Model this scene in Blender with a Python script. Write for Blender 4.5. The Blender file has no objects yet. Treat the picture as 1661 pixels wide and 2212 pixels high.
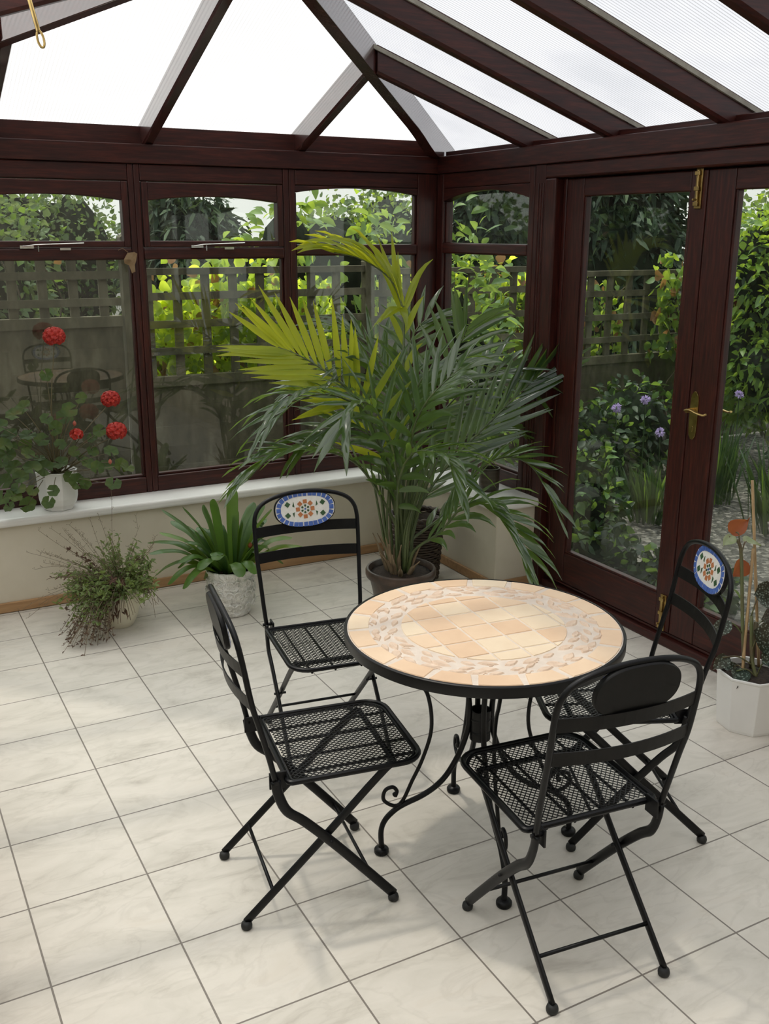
import bpy, math, random
import numpy as np
from mathutils import Vector, Matrix
V = Vector
PI = math.pi
random.seed(11)
rng = np.random.default_rng(5)
scene = bpy.context.scene
COL = scene.collection

# ------------------------------------------------------------------ helpers
class MB:
    """collects shapes; build() links them as one mesh object"""
    def __init__(s):
        s.v = []; s.f = []; s.m = []
    def add(s, vs, fs, mi=0):
        b = len(s.v)
        s.v.extend([tuple(p) for p in vs])
        for f in fs:
            s.f.append(tuple(b + i for i in f)); s.m.append(mi)
    def box(s, x0, x1, y0, y1, z0, z1, mi=0):
        s.add([(x0,y0,z0),(x1,y0,z0),(x1,y1,z0),(x0,y1,z0),(x0,y0,z1),(x1,y0,z1),(x1,y1,z1),(x0,y1,z1)],
              [(0,3,2,1),(4,5,6,7),(0,1,5,4),(1,2,6,5),(2,3,7,6),(3,0,4,7)], mi)
    def hexa(s, p, mi=0):
        s.add(p, [(0,3,2,1),(4,5,6,7),(0,1,5,4),(1,2,6,5),(2,3,7,6),(3,0,4,7)], mi)
    def prism(s, loop, off, mi=0):
        n = len(loop); off = V(off)
        vs = [V(p) for p in loop] + [V(p) + off for p in loop]
        fs = [tuple(range(n))[::-1], tuple(range(n, 2*n))]
        fs += [(i, (i+1) % n, n + (i+1) % n, n + i) for i in range(n)]
        s.add(vs, fs, mi)
    def tube(s, path, r, n=8, mi=0, ref=None, rb=None, closed=False, cap=True):
        """round (or oval r x rb, rb along ref) tube along a path"""
        P = [V(p) for p in path]; k = len(P)
        R = r if isinstance(r, (list, tuple)) else [r]*k
        RB = R if rb is None else (rb if isinstance(rb, (list, tuple)) else [rb]*k)
        vs = []; last = V(ref) if ref is not None else None
        for i in range(k):
            if closed: t = P[(i+1) % k] - P[i-1]
            else: t = P[min(i+1, k-1)] - P[max(i-1, 0)]
            if t.length < 1e-9: t = V((0,0,1))
            t.normalize()
            if last is None:
                last = V((0,0,1)) if abs(t.z) < .9 else V((1,0,0))
            base = V(ref) if ref is not None else last
            b = base - t*base.dot(t)
            if b.length < 1e-4: b = t.orthogonal()
            b.normalize(); a = b.cross(t); last = b
            for j in range(n):
                w = 2*PI*j/n
                vs.append(P[i] + a*(R[i]*math.cos(w)) + b*(RB[i]*math.sin(w)))
        fs = []
        for i in range(k if closed else k-1):
            i2 = (i+1) % k
            for j in range(n):
                j2 = (j+1) % n
                fs.append((i*n+j, i*n+j2, i2*n+j2, i2*n+j))
        if cap and not closed:
            fs.append(tuple(range(n))[::-1]); fs.append(tuple((k-1)*n + j for j in range(n)))
        s.add(vs, fs, mi)
    def lathe(s, prof, c=(0,0,0), n=32, mi=0, ph=0., wob=None):
        """profile of (radius, z) turned about the vertical through c"""
        c = V(c); vs = []; fs = []
        for (r, z) in prof:
            for j in range(n):
                w = ph + 2*PI*j/n
                rr = r if wob is None else r*wob(w, z)
                vs.append(c + V((rr*math.cos(w), rr*math.sin(w), z)))
        for i in range(len(prof)-1):
            for j in range(n):
                j2 = (j+1) % n
                fs.append((i*n+j, i*n+j2, (i+1)*n+j2, (i+1)*n+j))
        if prof[0][0] > 1e-4: fs.append(tuple(range(n))[::-1])
        if prof[-1][0] > 1e-4: fs.append(tuple((len(prof)-1)*n + j for j in range(n)))
        s.add(vs, fs, mi)
    def blade(s, path, widths, side, fold=.25, mi=0):
        """leaf blade with a centre crease"""
        P = [V(p) for p in path]; k = len(P); vs = []; S = V(side)
        for i in range(k):
            t = (P[min(i+1,k-1)] - P[max(i-1,0)])
            t = t.normalized() if t.length > 1e-9 else V((0,0,1))
            a = S - t*S.dot(t)
            a = a.normalized() if a.length > 1e-5 else t.orthogonal().normalized()
            nn = a.cross(t)
            w = widths[i]
            vs += [P[i] - a*w + nn*(w*fold), P[i], P[i] + a*w + nn*(w*fold)]
        fs = []
        for i in range(k-1):
            b = 3*i
            fs += [(b, b+1, b+4, b+3), (b+1, b+2, b+5, b+4)]
        s.add(vs, fs, mi)
    def build(s, name, mats, parent=None, smooth=False, bevel=0., loc=None, seg=2):
        me = bpy.data.meshes.new(name)
        me.from_pydata(s.v, [], s.f)
        if not isinstance(mats, (list, tuple)): mats = [mats]
        for m in mats: me.materials.append(m)
        if len(mats) > 1: me.polygons.foreach_set('material_index', s.m)
        if smooth: me.polygons.foreach_set('use_smooth', [True]*len(me.polygons))
        me.update()
        o = bpy.data.objects.new(name, me); COL.objects.link(o)
        if parent: o.parent = parent
        if loc: o.location = loc
        if bevel:
            b = o.modifiers.new('bevel', 'BEVEL'); b.width = bevel; b.segments = seg; b.limit_method = 'ANGLE'; b.angle_limit = .7
        return o

def auto_smooth(o, ang=.7):
    """soft shading with sharp edges kept"""
    me = o.data
    me.polygons.foreach_set('use_smooth', [True]*len(me.polygons))
    me.set_sharp_from_angle(angle=ang)
    return o

def empty(name, loc=(0,0,0), rz=0.):
    o = bpy.data.objects.new(name, None); COL.objects.link(o)
    o.location = loc; o.rotation_euler = (0,0,rz); o.empty_display_size = .1
    return o
def tag(o, label=None, cat=None, group=None, kind=None):
    if label: o['label'] = label
    if cat: o['category'] = cat
    if group: o['group'] = group
    if kind: o['kind'] = kind
    return o
def structure(o, label=None, cat=None):
    return tag(o, label, cat, None, 'structure')
def copy_tree(o, parent=None):
    c = o.copy(); COL.objects.link(c)
    if parent: c.parent = parent
    for ch in list(o.children): copy_tree(ch, c)
    return c
def catmull(pts, n=8):
    P = [V(p) for p in pts]; P = [P[0]*2 - P[1]] + P + [P[-1]*2 - P[-2]]
    out = []
    for i in range(1, len(P)-2):
        a,b,c,d = P[i-1:i+3]
        for k in range(n):
            t = k/n
            out.append(.5*((2*b) + (c-a)*t + (2*a-5*b+4*c-d)*t*t + (3*b-a-3*c+d)*t**3))
    out.append(P[-2]); return out

# ------------------------------------------------------------------ materials
class NT:
    def __init__(s, name):
        s.mat = bpy.data.materials.new(name); s.mat.use_nodes = True
        s.t = s.mat.node_tree; s.t.nodes.clear()
        s.out = s.n('ShaderNodeOutputMaterial')
    def n(s, typ, **kw):
        nd = s.t.nodes.new(typ)
        for k, v in kw.items():
            if hasattr(nd, k) and not (k in nd.inputs): setattr(nd, k, v)
            else: nd.inputs[k].default_value = v
        return nd
    def l(s, a, b): s.t.links.new(a, b)
    def surf(s, sock): s.l(sock, s.out.inputs['Surface'])
    def ramp(s, fac, stops):
        r = s.n('ShaderNodeValToRGB'); e = r.color_ramp.elements
        while len(e) < len(stops): e.new(.5)
        for q, (p, c) in zip(e, stops): q.position = p; q.color = (*c, 1)
        s.l(fac, r.inputs['Fac']); return r.outputs['Color']
    def noise(s, scale, detail=4., rough=.55, stretch=(1,1,1), coord='Object'):
        tc = s.n('ShaderNodeTexCoord'); mp = s.n('ShaderNodeMapping'); mp.inputs['Scale'].default_value = stretch
        s.l(tc.outputs[coord], mp.inputs['Vector'])
        nz = s.n('ShaderNodeTexNoise'); nz.inputs['Scale'].default_value = scale
        nz.inputs['Detail'].default_value = detail; nz.inputs['Roughness'].default_value = rough
        s.l(mp.outputs['Vector'], nz.inputs['Vector']); return nz.outputs['Fac']
    def bump(s, h, strength, dist=.01):
        b = s.n('ShaderNodeBump'); b.inputs['Strength'].default_value = strength; b.inputs['Distance'].default_value = dist
        s.l(h, b.inputs['Height']); return b.outputs['Normal']

def plain(name, c0, c1=None, scale=20., rough=.5, metal=0., coat=0., stretch=(1,1,1), bump=0., bdist=.004, spec=.5, lo=.3, hi=.7):
    t = NT(name); p = t.n('ShaderNodeBsdfPrincipled')
    p.inputs['Roughness'].default_value = rough; p.inputs['Metallic'].default_value = metal
    p.inputs['Coat Weight'].default_value = coat; p.inputs['Coat Roughness'].default_value = .15
    p.inputs['Specular IOR Level'].default_value = spec
    c1 = c1 or tuple(x*.75 for x in c0)
    nz = t.noise(scale, stretch=stretch)
    t.l(t.ramp(nz, [(lo, c1), (hi, c0)]), p.inputs['Base Color'])
    if bump: t.l(t.bump(nz, bump, bdist), p.inputs['Normal'])
    t.surf(p.outputs['BSDF']); return t.mat

def leafmat(name, c0, c1, trans, tw=.35, scale=9., rough=.45, spec=.5):
    """leaf: glossy front plus light coming through"""
    t = NT(name); p = t.n('ShaderNodeBsdfPrincipled')
    p.inputs['Roughness'].default_value = rough; p.inputs['Specular IOR Level'].default_value = spec
    nz = t.noise(scale, 3.)
    t.l(t.ramp(nz, [(.32, c1), (.68, c0)]), p.inputs['Base Color'])
    tr = t.n('ShaderNodeBsdfTranslucent'); tr.inputs['Color'].default_value = (*trans, 1)
    mx = t.n('ShaderNodeMixShader'); mx.inputs[0].default_value = tw
    t.l(p.outputs['BSDF'], mx.inputs[1]); t.l(tr.outputs['BSDF'], mx.inputs[2]); t.surf(mx.outputs[0])
    return t.mat

def wood_mat(name, stretch, coat=.18, cr=.3):
    t = NT(name); p = t.n('ShaderNodeBsdfPrincipled')
    g = t.noise(14., 6., .6, stretch)
    t.l(t.ramp(g, [(.28, (.016,.0035,.003)), (.5, (.038,.0075,.0055)), (.78, (.085,.016,.009))]), p.inputs['Base Color'])
    p.inputs['Roughness'].default_value = .45; p.inputs['Specular IOR Level'].default_value = .3; p.inputs['Coat Weight'].default_value = coat; p.inputs['Coat Roughness'].default_value = cr
    t.l(t.bump(g, .12, .003), p.inputs['Normal']); t.surf(p.outputs['BSDF']); return t.mat
M = {}
M['wood_x'] = wood_mat('mahogany_grain_along_back', (.5, 6, 6))
M['wood_y'] = wood_mat('mahogany_grain_along_side', (6, .5, 6))
M['wood_z'] = wood_mat('mahogany_grain_upright', (6, 6, .5))
M['rafter_x'] = wood_mat('varnished_rafter_along_back', (.5, 6, 6), 1., .12)
M['rafter_y'] = wood_mat('varnished_rafter_along_side', (6, .5, 6), 1., .12)
for k_ in ('rafter_x','rafter_y'):
    [n for n in M[k_].node_tree.nodes if n.type == 'BSDF_PRINCIPLED'][0].inputs['Coat IOR'].default_value = 2.4
M['iron'] = plain('black_painted_iron', (.0045,.0045,.0055), (.003,.003,.0035), 30, .36, spec=.25)
M['iron_flat'] = plain('black_iron_dull', (.0055,.005,.005), (.0035,.0035,.0035), 30, .42, spec=.2)
M['brass'] = plain('worn_brass', (.52,.38,.15), (.30,.20,.07), 25, .3, 1.)
M['steel'] = plain('bright_steel', (.75,.74,.72), (.5,.5,.48), 30, .25, 1.)
M['wall'] = plain('cream_emulsion', (.66,.60,.49), (.60,.54,.43), 6, .75, bump=.15)
M['sill'] = plain('white_gloss_paint', (.80,.78,.75), (.72,.70,.67), 5, .4)
M['pine'] = plain('bare_pine', (.46,.28,.14), (.33,.18,.08), 9, .55, stretch=(.6,6,6))
M['soil'] = plain('dark_soil', (.045,.028,.018), (.012,.008,.005), 60, .95, bump=.9, bdist=.01)
M['rubber'] = plain('black_rubber', (.012,.012,.012), (.008,.008,.008), 20, .6)
M['terracotta_brown'] = plain('brown_glazed_clay', (.085,.052,.036), (.028,.018,.013), 16, .38, bump=.2)
M['cream_pot'] = plain('cream_glaze', (.70,.66,.52), (.60,.56,.43), 5, .28)
M['white_plastic'] = plain('white_plastic', (.80,.79,.77), (.74,.73,.71), 4, .38)
M['wicker'] = plain('dark_wicker', (.085,.055,.038), (.02,.013,.01), 40, .6, stretch=(1,1,5))
M['cane'] = plain('bamboo_cane', (.50,.34,.17), (.30,.19,.09), 12, .5, stretch=(3,3,.6))
M['concrete'] = plain('concrete_grey', (.38,.36,.32), (.25,.24,.21), 8, .9)

def floor_mat():
    t = NT('stone_floor_tile'); p = t.n('ShaderNodeBsdfPrincipled')
    tc = t.n('ShaderNodeTexCoord'); mp = t.n('ShaderNodeMapping'); mp.inputs['Location'].default_value = (33., 33., 0)
    t.l(tc.outputs['Object'], mp.inputs['Vector'])
    br = t.n('ShaderNodeTexBrick'); br.offset = 0.; br.squash = 1.
    for k, v in {'Scale':1., 'Mortar Size':.0026, 'Mortar Smooth':.1, 'Bias':0., 'Brick Width':.33, 'Row Height':.33}.items(): br.inputs[k].default_value = v
    br.inputs['Color1'].default_value = (0,0,0,1); br.inputs['Color2'].default_value = (1,1,1,1)
    t.l(mp.outputs['Vector'], br.inputs['Vector'])
    # soft clouding, different in every tile
    off = t.n('ShaderNodeVectorMath', operation='MULTIPLY_ADD'); off.inputs[1].default_value = (7.3, 3.1, 5.7)
    t.l(br.outputs['Color'], off.inputs[0]); t.l(tc.outputs['Object'], off.inputs[2])
    st = t.n('ShaderNodeMapping'); st.inputs['Scale'].default_value = (1., 2.2, 1.); st.inputs['Rotation'].default_value = (0,0,.5)
    t.l(off.outputs[0], st.inputs['Vector'])
    nz = t.n('ShaderNodeTexNoise'); nz.inputs['Scale'].default_value = 4.5; nz.inputs['Detail'].default_value = 7.; nz.inputs['Roughness'].default_value = .62; nz.inputs['Distortion'].default_value = .7
    t.l(st.outputs['Vector'], nz.inputs['Vector'])
    stone = t.ramp(nz.outputs['Fac'], [(.27, (.48,.44,.385)), (.40, (.60,.56,.495)), (.58, (.665,.62,.555)), (.75, (.635,.58,.505))])
    # thin grey veins
    n2 = t.n('ShaderNodeTexNoise'); n2.inputs['Scale'].default_value = 3.2; n2.inputs['Detail'].default_value = 5.; n2.inputs['Distortion'].default_value = 1.6
    t.l(st.outputs['Vector'], n2.inputs['Vector'])
    vein = t.ramp(n2.outputs['Fac'], [(.455, (1,1,1)), (.495, (.90,.895,.89)), (.535, (1,1,1))])
    mv = t.n('ShaderNodeMix', data_type='RGBA', blend_type='MULTIPLY'); mv.inputs[0].default_value = .7
    t.l(stone, mv.inputs[6]); t.l(vein, mv.inputs[7])
    mg = t.n('ShaderNodeMix', data_type='RGBA'); mg.inputs[7].default_value = (.20,.175,.15,1)
    t.l(br.outputs['Fac'], mg.inputs[0]); t.l(mv.outputs[2], mg.inputs[6]); t.l(mg.outputs[2], p.inputs['Base Color'])
    p.inputs['Roughness'].default_value = .42; p.inputs['Specular IOR Level'].default_value = .4
    inv = t.n('ShaderNodeMath', operation='MULTIPLY_ADD'); inv.inputs[1].default_value = -1.; inv.inputs[2].default_value = 1.
    t.l(br.outputs['Fac'], inv.inputs[0])
    t.l(t.bump(inv.outputs[0], .5, .002), p.inputs['Normal'])
    t.surf(p.outputs['BSDF']); return t.mat
M['floor'] = floor_mat()

def glass_mat(name, dust=.03, tint=(.91,.94,.91)):
    t = NT(name); tr = t.n('ShaderNodeBsdfTransparent'); tr.inputs['Color'].default_value = (*tint, 1)
    gl = t.n('ShaderNodeBsdfGlossy'); gl.inputs['Roughness'].default_value = .015; gl.inputs['Color'].default_value = (1,1,1,1)
    ge = t.n('ShaderNodeNewGeometry'); dt = t.n('ShaderNodeVectorMath', operation='DOT_PRODUCT')
    t.l(ge.outputs['Incoming'], dt.inputs[0]); t.l(ge.outputs['Normal'], dt.inputs[1])
    ab = t.n('ShaderNodeMath', operation='ABSOLUTE'); t.l(dt.outputs['Value'], ab.inputs[0])
    om = t.n('ShaderNodeMath', operation='SUBTRACT'); om.inputs[0].default_value = 1.; t.l(ab.outputs[0], om.inputs[1])
    pw = t.n('ShaderNodeMath', operation='POWER'); pw.inputs[1].default_value = 5.; t.l(om.outputs[0], pw.inputs[0])
    fr = t.n('ShaderNodeMath', operation='MULTIPLY_ADD'); fr.inputs[1].default_value = .95; fr.inputs[2].default_value = .045; t.l(pw.outputs[0], fr.inputs[0])
    mx = t.n('ShaderNodeMixShader'); t.l(fr.outputs[0], mx.inputs[0]); t.l(tr.outputs[0], mx.inputs[1]); t.l(gl.outputs[0], mx.inputs[2])
    df = t.n('ShaderNodeBsdfDiffuse'); df.inputs['Color'].default_value = (.8,.82,.8,1)
    ds = t.noise(5., 6., .7, (1,1,.5))
    k = t.n('ShaderNodeMath', operation='MULTIPLY'); k.inputs[1].default_value = dust; t.l(ds, k.inputs[0])
    m2 = t.n('ShaderNodeMixShader'); t.l(k.outputs[0], m2.inputs[0]); t.l(mx.outputs[0], m2.inputs[1]); t.l(df.outputs[0], m2.inputs[2])
    t.surf(m2.outputs[0]); return t.mat
M['glass'] = glass_mat('window_glass', .012)
M['glass_dusty'] = glass_mat('dusty_window_glass', .03)

def poly_mat(name, axis, col, trs):
    """twin wall polycarbonate sheet: ribs run down the slope"""
    t = NT(name); tc = t.n('ShaderNodeTexCoord'); sp = t.n('ShaderNodeSeparateXYZ'); t.l(tc.outputs['Object'], sp.inputs[0])
    f = t.n('ShaderNodeMath', operation='MULTIPLY'); f.inputs[1].default_value = 2*PI/.0165; t.l(sp.outputs[axis], f.inputs[0])
    s = t.n('ShaderNodeMath', operation='SINE'); t.l(f.outputs[0], s.inputs[0])
    rib = t.ramp(s.outputs[0], [(.0, col), (.5, tuple(c*.96 for c in col)), (.97, tuple(c*.62 for c in col))])
    nz = t.noise(2.2, 5., .6)
    dirt = t.ramp(nz, [(.3, (.88,.89,.90)), (.6, (1,1,1))])
    mm = t.n('ShaderNodeMix', data_type='RGBA', blend_type='MULTIPLY'); mm.inputs[0].default_value = 1.
    t.l(rib, mm.inputs[6]); t.l(dirt, mm.inputs[7])
    tl = t.n('ShaderNodeBsdfTranslucent'); t.l(mm.outputs[2], tl.inputs['Color'])
    tr = t.n('ShaderNodeBsdfTransparent'); t.l(mm.outputs[2], tr.inputs['Color'])
    mx = t.n('ShaderNodeMixShader'); mx.inputs[0].default_value = trs
    t.l(tl.outputs[0], mx.inputs[1]); t.l(tr.outputs[0], mx.inputs[2])
    gl = t.n('ShaderNodeBsdfGlossy'); gl.inputs['Roughness'].default_value = .2
    m2 = t.n('ShaderNodeMixShader'); m2.inputs[0].default_value = .05
    t.l(mx.outputs[0], m2.inputs[1]); t.l(gl.outputs[0], m2.inputs[2]); t.surf(m2.outputs[0]); return t.mat
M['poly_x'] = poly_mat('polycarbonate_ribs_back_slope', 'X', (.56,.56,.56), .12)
M['poly_y'] = poly_mat('polycarbonate_ribs_right_slope', 'Y', (.39,.40,.425), .12)  # same sheet as the back, darkened to stand in for weaker light scatter
M['poly_left'] = poly_mat('polycarbonate_ribs_left_slope', 'Y', (.97,.97,.97), .32)  # same sheet, colour brightened and cleared so more sun comes through
# ------------------------------------------------------------------ camera, sky, sun
cam = bpy.data.cameras.new('camera'); co = bpy.data.objects.new('camera', cam); COL.objects.link(co)
cr, cu, cf = V((.879853,-.475233,.003461)), V((.127099,.242318,.961836)), V((.457935,.845834,-.273606))
co.matrix_world = Matrix(((cr.x,cu.x,-cf.x,-.57115),(cr.y,cu.y,-cf.y,-4.47902),(cr.z,cu.z,-cf.z,1.80081),(0,0,0,1)))
cam.sensor_fit = 'HORIZONTAL'; cam.sensor_width = 36.; cam.lens = 2126.83/1661*36; cam.clip_start = .02; cam.clip_end = 200
scene.camera = co
w = bpy.data.worlds.new('bright_hazy_sky'); scene.world = w; w.use_nodes = True
nt = w.node_tree; nt.nodes.clear()
wo = nt.nodes.new('ShaderNodeOutputWorld'); bg = nt.nodes.new('ShaderNodeBackground')
tc = nt.nodes.new('ShaderNodeTexCoord'); sx = nt.nodes.new('ShaderNodeSeparateXYZ'); rp = nt.nodes.new('ShaderNodeValToRGB')
nt.links.new(tc.outputs['Generated'], sx.inputs[0]); nt.links.new(sx.outputs['Z'], rp.inputs['Fac'])
rp.color_ramp.elements[0].color = (1.,.985,.96,1); rp.color_ramp.elements[1].color = (.95,.97,1.,1)
nt.links.new(rp.outputs['Color'], bg.inputs['Color']); SUN = V((-.12, .30, .945)).normalized()
dp = nt.nodes.new('ShaderNodeVectorMath'); dp.operation = 'DOT_PRODUCT'; dp.inputs[1].default_value = SUN
nt.links.new(tc.outputs['Generated'], dp.inputs[0])
def wmath(op, a, b):
    m = nt.nodes.new('ShaderNodeMath'); m.operation = op
    if hasattr(a, 'node'): nt.links.new(a, m.inputs[0])
    else: m.inputs[0].default_value = a
    m.inputs[1].default_value = b; return m.outputs[0]
glow = wmath('MULTIPLY', wmath('POWER', wmath('MAXIMUM', dp.outputs['Value'], 0.), 2.5), 2.4)
nt.links.new(wmath('ADD', glow, .95), bg.inputs['Strength'])
nt.links.new(bg.outputs[0], wo.inputs['Surface'])
sun = bpy.data.lights.new('sun', 'SUN'); so = bpy.data.objects.new('sun', sun); COL.objects.link(so)
sun.energy = 3.4; sun.angle = math.radians(3.); sun.color = (1., .93, .80)
so.rotation_euler = SUN.to_track_quat('Z', 'Y').to_euler(); so.location = (-3, 8, 7)
scene.view_settings.view_transform = 'Standard'; scene.view_settings.look = 'None'
scene.view_settings.exposure = .10
scene.cycles.max_bounces = 8; scene.cycles.transparent_max_bounces = 20; scene.cycles.transmission_bounces = 6
scene.cycles.diffuse_bounces = 4; scene.cycles.glossy_bounces = 3; scene.cycles.use_adaptive_sampling = True; scene.cycles.adaptive_threshold = .035; scene.cycles.adaptive_min_samples = 16; scene.cycles.caustics_reflective = False; scene.cycles.caustics_refractive = False
scene.cycles.sample_clamp_indirect = 6.; scene.cycles.use_denoising = True

# ------------------------------------------------------------------ room shell
XL, XR, YB, YF = -.75, 2.475, .53, -5.25          # inner faces of the glazing, left, right, back, and the house wall
ZS, ZE0, ZE1 = .475, 2.115, 2.205                 # sill top, eaves beam
o = MB(); o.box(XL-.1, XR+.06, YF, YB+.1, -.05, 0); structure(o.build('floor', M['floor']), 'cream marbled stone floor tiles with grey grout', 'floor')
o = MB(); o.box(XL, 2.235, .365, .63, -.25, ZS-.04); structure(o.build('wall_back', M['wall']), 'low cream wall under the back windows', 'wall')
o = MB(); o.box(2.235, 2.56, -.50, .63, -.25, ZS-.04); structure(o.build('wall_right', M['wall'], bevel=.006), 'short low cream wall ending beside the garden doors', 'wall')
o = MB(); o.box(XL-.1, -.59, YF, .365, -.25, ZS-.04); structure(o.build('wall_left', M['wall']), 'low cream wall under the left windows', 'wall')
o = MB(); o.box(XL-.2, XR+.2, YF-.2, YF, -.25, 3.3); structure(o.build('wall_front', M['wall']), 'cream house wall behind the camera', 'wall')
def sill(name, loop, label):
    o = MB(); o.prism([(x, y, ZS-.042) for x, y in loop], (0,0,.042))
    structure(o.build(name, M['sill'], bevel=.013, seg=3), label, 'window sill')
sill('trim_1', [(XL,.335),(2.2,.335),(2.2,.60),(XL,.60)], 'white painted sill running along the back windows')
sill('trim_2', [(2.2,-.53),(2.52,-.53),(2.52,.60),(2.2,.60)], 'white painted sill of the short right wall')
sill('trim_3', [(XL-.05,YF),(-.56,YF),(-.56,.335),(XL-.05,.335)], 'white painted sill of the left wall')
o = MB(); o.box(XL, 2.235, .350, .365, .002, .052); structure(o.build('baseboard_back', M['pine'], bevel=.004), 'bare pine skirting at the foot of the back wall', 'skirting board')
o = MB(); o.box(2.220, 2.235, -.515, .35, .002, .052); o.box(2.2351, 2.47, -.515, -.5001, .002, .052)
structure(o.build('baseboard_right', M['pine'], bevel=.004), 'bare pine skirting round the short right wall', 'skirting board')

WX, WY, WZ = M['wood_x'], M['wood_y'], M['wood_z']
def maps(side):
    if side == 'back': return (lambda u,v,z: (u, YB+v, z)), WX
    if side == 'right': return (lambda u,v,z: (XR+v, u, z)), WY
    return (lambda u,v,z: (XL-v, u, z)), WY
def mbox(mb, f, u0, u1, v0, v1, z0, z1, mi=0):
    a, b = V(f(u0,v0,z0)), V(f(u1,v1,z1))
    lo = [min(a[i],b[i]) for i in range(3)]; hi = [max(a[i],b[i]) for i in range(3)]
    mb.box(lo[0],hi[0],lo[1],hi[1],lo[2],hi[2],mi)
def arch(mb, f, u0, u1, zs, zm, zt, v0, v1, mi=0, n=14):
    """head board with an arched lower edge"""
    lp = [f(u0 + (u1-u0)*i/n, v0, zs + (zm-zs)*(1-(2*i/n-1)**2)) for i in range(n+1)] + [f(u1,v0,zt), f(u0,v0,zt)]
    mb.prism(lp, V(f(0,v1,0)) - V(f(0,v0,0)), mi)
WN = [0]
def window(side, u0, u1, m0, m1, label, opening=True, ztr=1.694, zb=.475, zsd=1.945, zmd=1.968, stay=None, htop=ZE0):
    """one framed unit: m0, m1 = half post widths at u0, u1"""
    f, WH = maps(side); WN[0] += 1
    root = empty('window_%d' % WN[0], f((u0+u1)/2, .03, zb)); structure(root, label, 'window'); inv = V(root.location)
    def b(mb, name, mats, bev=.004, par=root):
        mb.v = [tuple(V(p) - inv) for p in mb.v]
        return mb.build(name, mats, par, bevel=bev)
    a, c = u0+m0, u1-m1
    o = MB(); mbox(o,f,u0,a,0,.07,zb,htop,1); mbox(o,f,c,u1,0,.07,zb,htop,1)
    mbox(o,f,a,c,.001,.069,zb,zb+.083); mbox(o,f,a,c,.001,.069,2.035,htop)
    b(o, 'frame', [WH, WZ], .006)
    o = MB(); mbox(o,f,a,c,-.004,.066,ztr-.030,ztr+.028); b(o, 'transom', WH, .009)
    # glazing beads round the lower pane
    o = MB(); zl0, zl1 = zb+.083, ztr-.030
    mbox(o,f,a,a+.012,.018,.05,zl0,zl1,1); mbox(o,f,c-.012,c,.018,.05,zl0,zl1,1)
    mbox(o,f,a+.012,c-.012,.018,.05,zl0,zl0+.012); b(o, 'bead', [WH, WZ], .003)
    o = MB(); mbox(o,f,a+.004,c-.004,.036,.040,zl0+.004,zl1-.002); b(o, 'pane', M['glass'], 0)
    if opening:
        sa, sc, s0, s1 = a+.004, c-.004, ztr+.030, 2.033
        sash = MB(); mbox(sash,f,sa,sa+.030,-.006,.05,s0,s1,1); mbox(sash,f,sc-.032,sc,-.006,.05,s0,s1,1)
        mbox(sash,f,sa+.03,sc-.032,-.005,.05,s0,s0+.030)
        arch(sash,f,sa+.03,sc-.032,zsd,zmd,s1-.001,-.005,.05)
        sh = b(sash, 'sash', [WH, WZ], .004)
        o = MB(); mbox(o,f,sa+.026,sc-.028,.024,.028,s0+.026,zmd+.02); b(o, 'pane', M['glass_dusty'], 0, sh)
        if stay:
            o = MB(); x0, x1 = stay
            o.tube([f(x0,-.020,s0+.006), f(x0+.2*(x1-x0),-.024,s0+.013), f(x1,-.026,s0+.020)], .0055, 8, rb=.003, ref=(0,0,1))
            mbox(o,f,x0-.012,x0+.05,-.018,-.0062,s0-.004,s0+.010)
            mbox(o,f,x0+.6*(x1-x0),x0+.6*(x1-x0)+.05,-.022,-.0062,s0-.012,s0-.002)
            o.tube([f(x0+.25*(x1-x0),-.014,s0-.018), f(x0+.25*(x1-x0),-.014,s0+.008)], .003, 6)
            tag(b(o, 'window_stay', M['steel'], 0, sh), 'bright metal casement stay')
    else:
        o = MB(); arch(o,f,a,c,zsd,zmd,2.0345,.004,.06); mbox(o,f,a,a+.012,.018,.05,ztr+.028,zsd,1); mbox(o,f,c-.012,c,.018,.05,ztr+.028,zsd,1)
        b(o, 'arched_head', [WH, WZ], .003)
        o = MB(); mbox(o,f,a+.004,c-.004,.036,.040,ztr+.02,zmd+.01); b(o, 'pane', M['glass_dusty'], 0)
    return root
window('back', -.065, .750, .03, .030, 'back window with red geranium standing on its sill', True, stay=(.205,.485))
window('back', .750, 1.565, .030, .034, 'back window in the middle behind the blue mosaic chair', True, stay=(1.03,1.30))
window('back', 1.565, 2.475, .036, .128, 'fixed back window behind the palm beside the corner post', False, ztr=1.706, zsd=1.998, zmd=2.028)
window('right', -.38, .53, .045, .060, 'narrow right window above the short low wall', False, ztr=1.715, zsd=1.965, zmd=2.015)
window('back', -.75, -.065, .10, .03, 'back window in the left corner', True)
for i, (a, c) in enumerate(((-.45,.53),(-1.4,-.45),(-2.35,-1.4),(-3.3,-2.35),(-4.25,-3.3),(-5.2,-4.25))):
    window('left', a, c, .03, .03, 'left side window number %s from the back corner' % ('one','two','three','four','five','six')[i], i % 2 == 1)
o = MB(); o.box(2.476, 2.57, .531, .62, .44, ZE0); structure(o.build('trim_4', WZ, bevel=.004), 'dark red corner post', 'post')
# fluted post between the narrow window and the doors
o = MB(); o.box(2.478, 2.56, -.462, -.3801, .0, ZE0)
for y in (-.447, -.428, -.409): o.tube([(2.478, y, .48), (2.478, y, 2.03)], .0052, 8)
structure(o.build('trim_5', WZ, bevel=.004), 'fluted dark red post beside the garden doors', 'post')
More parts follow.
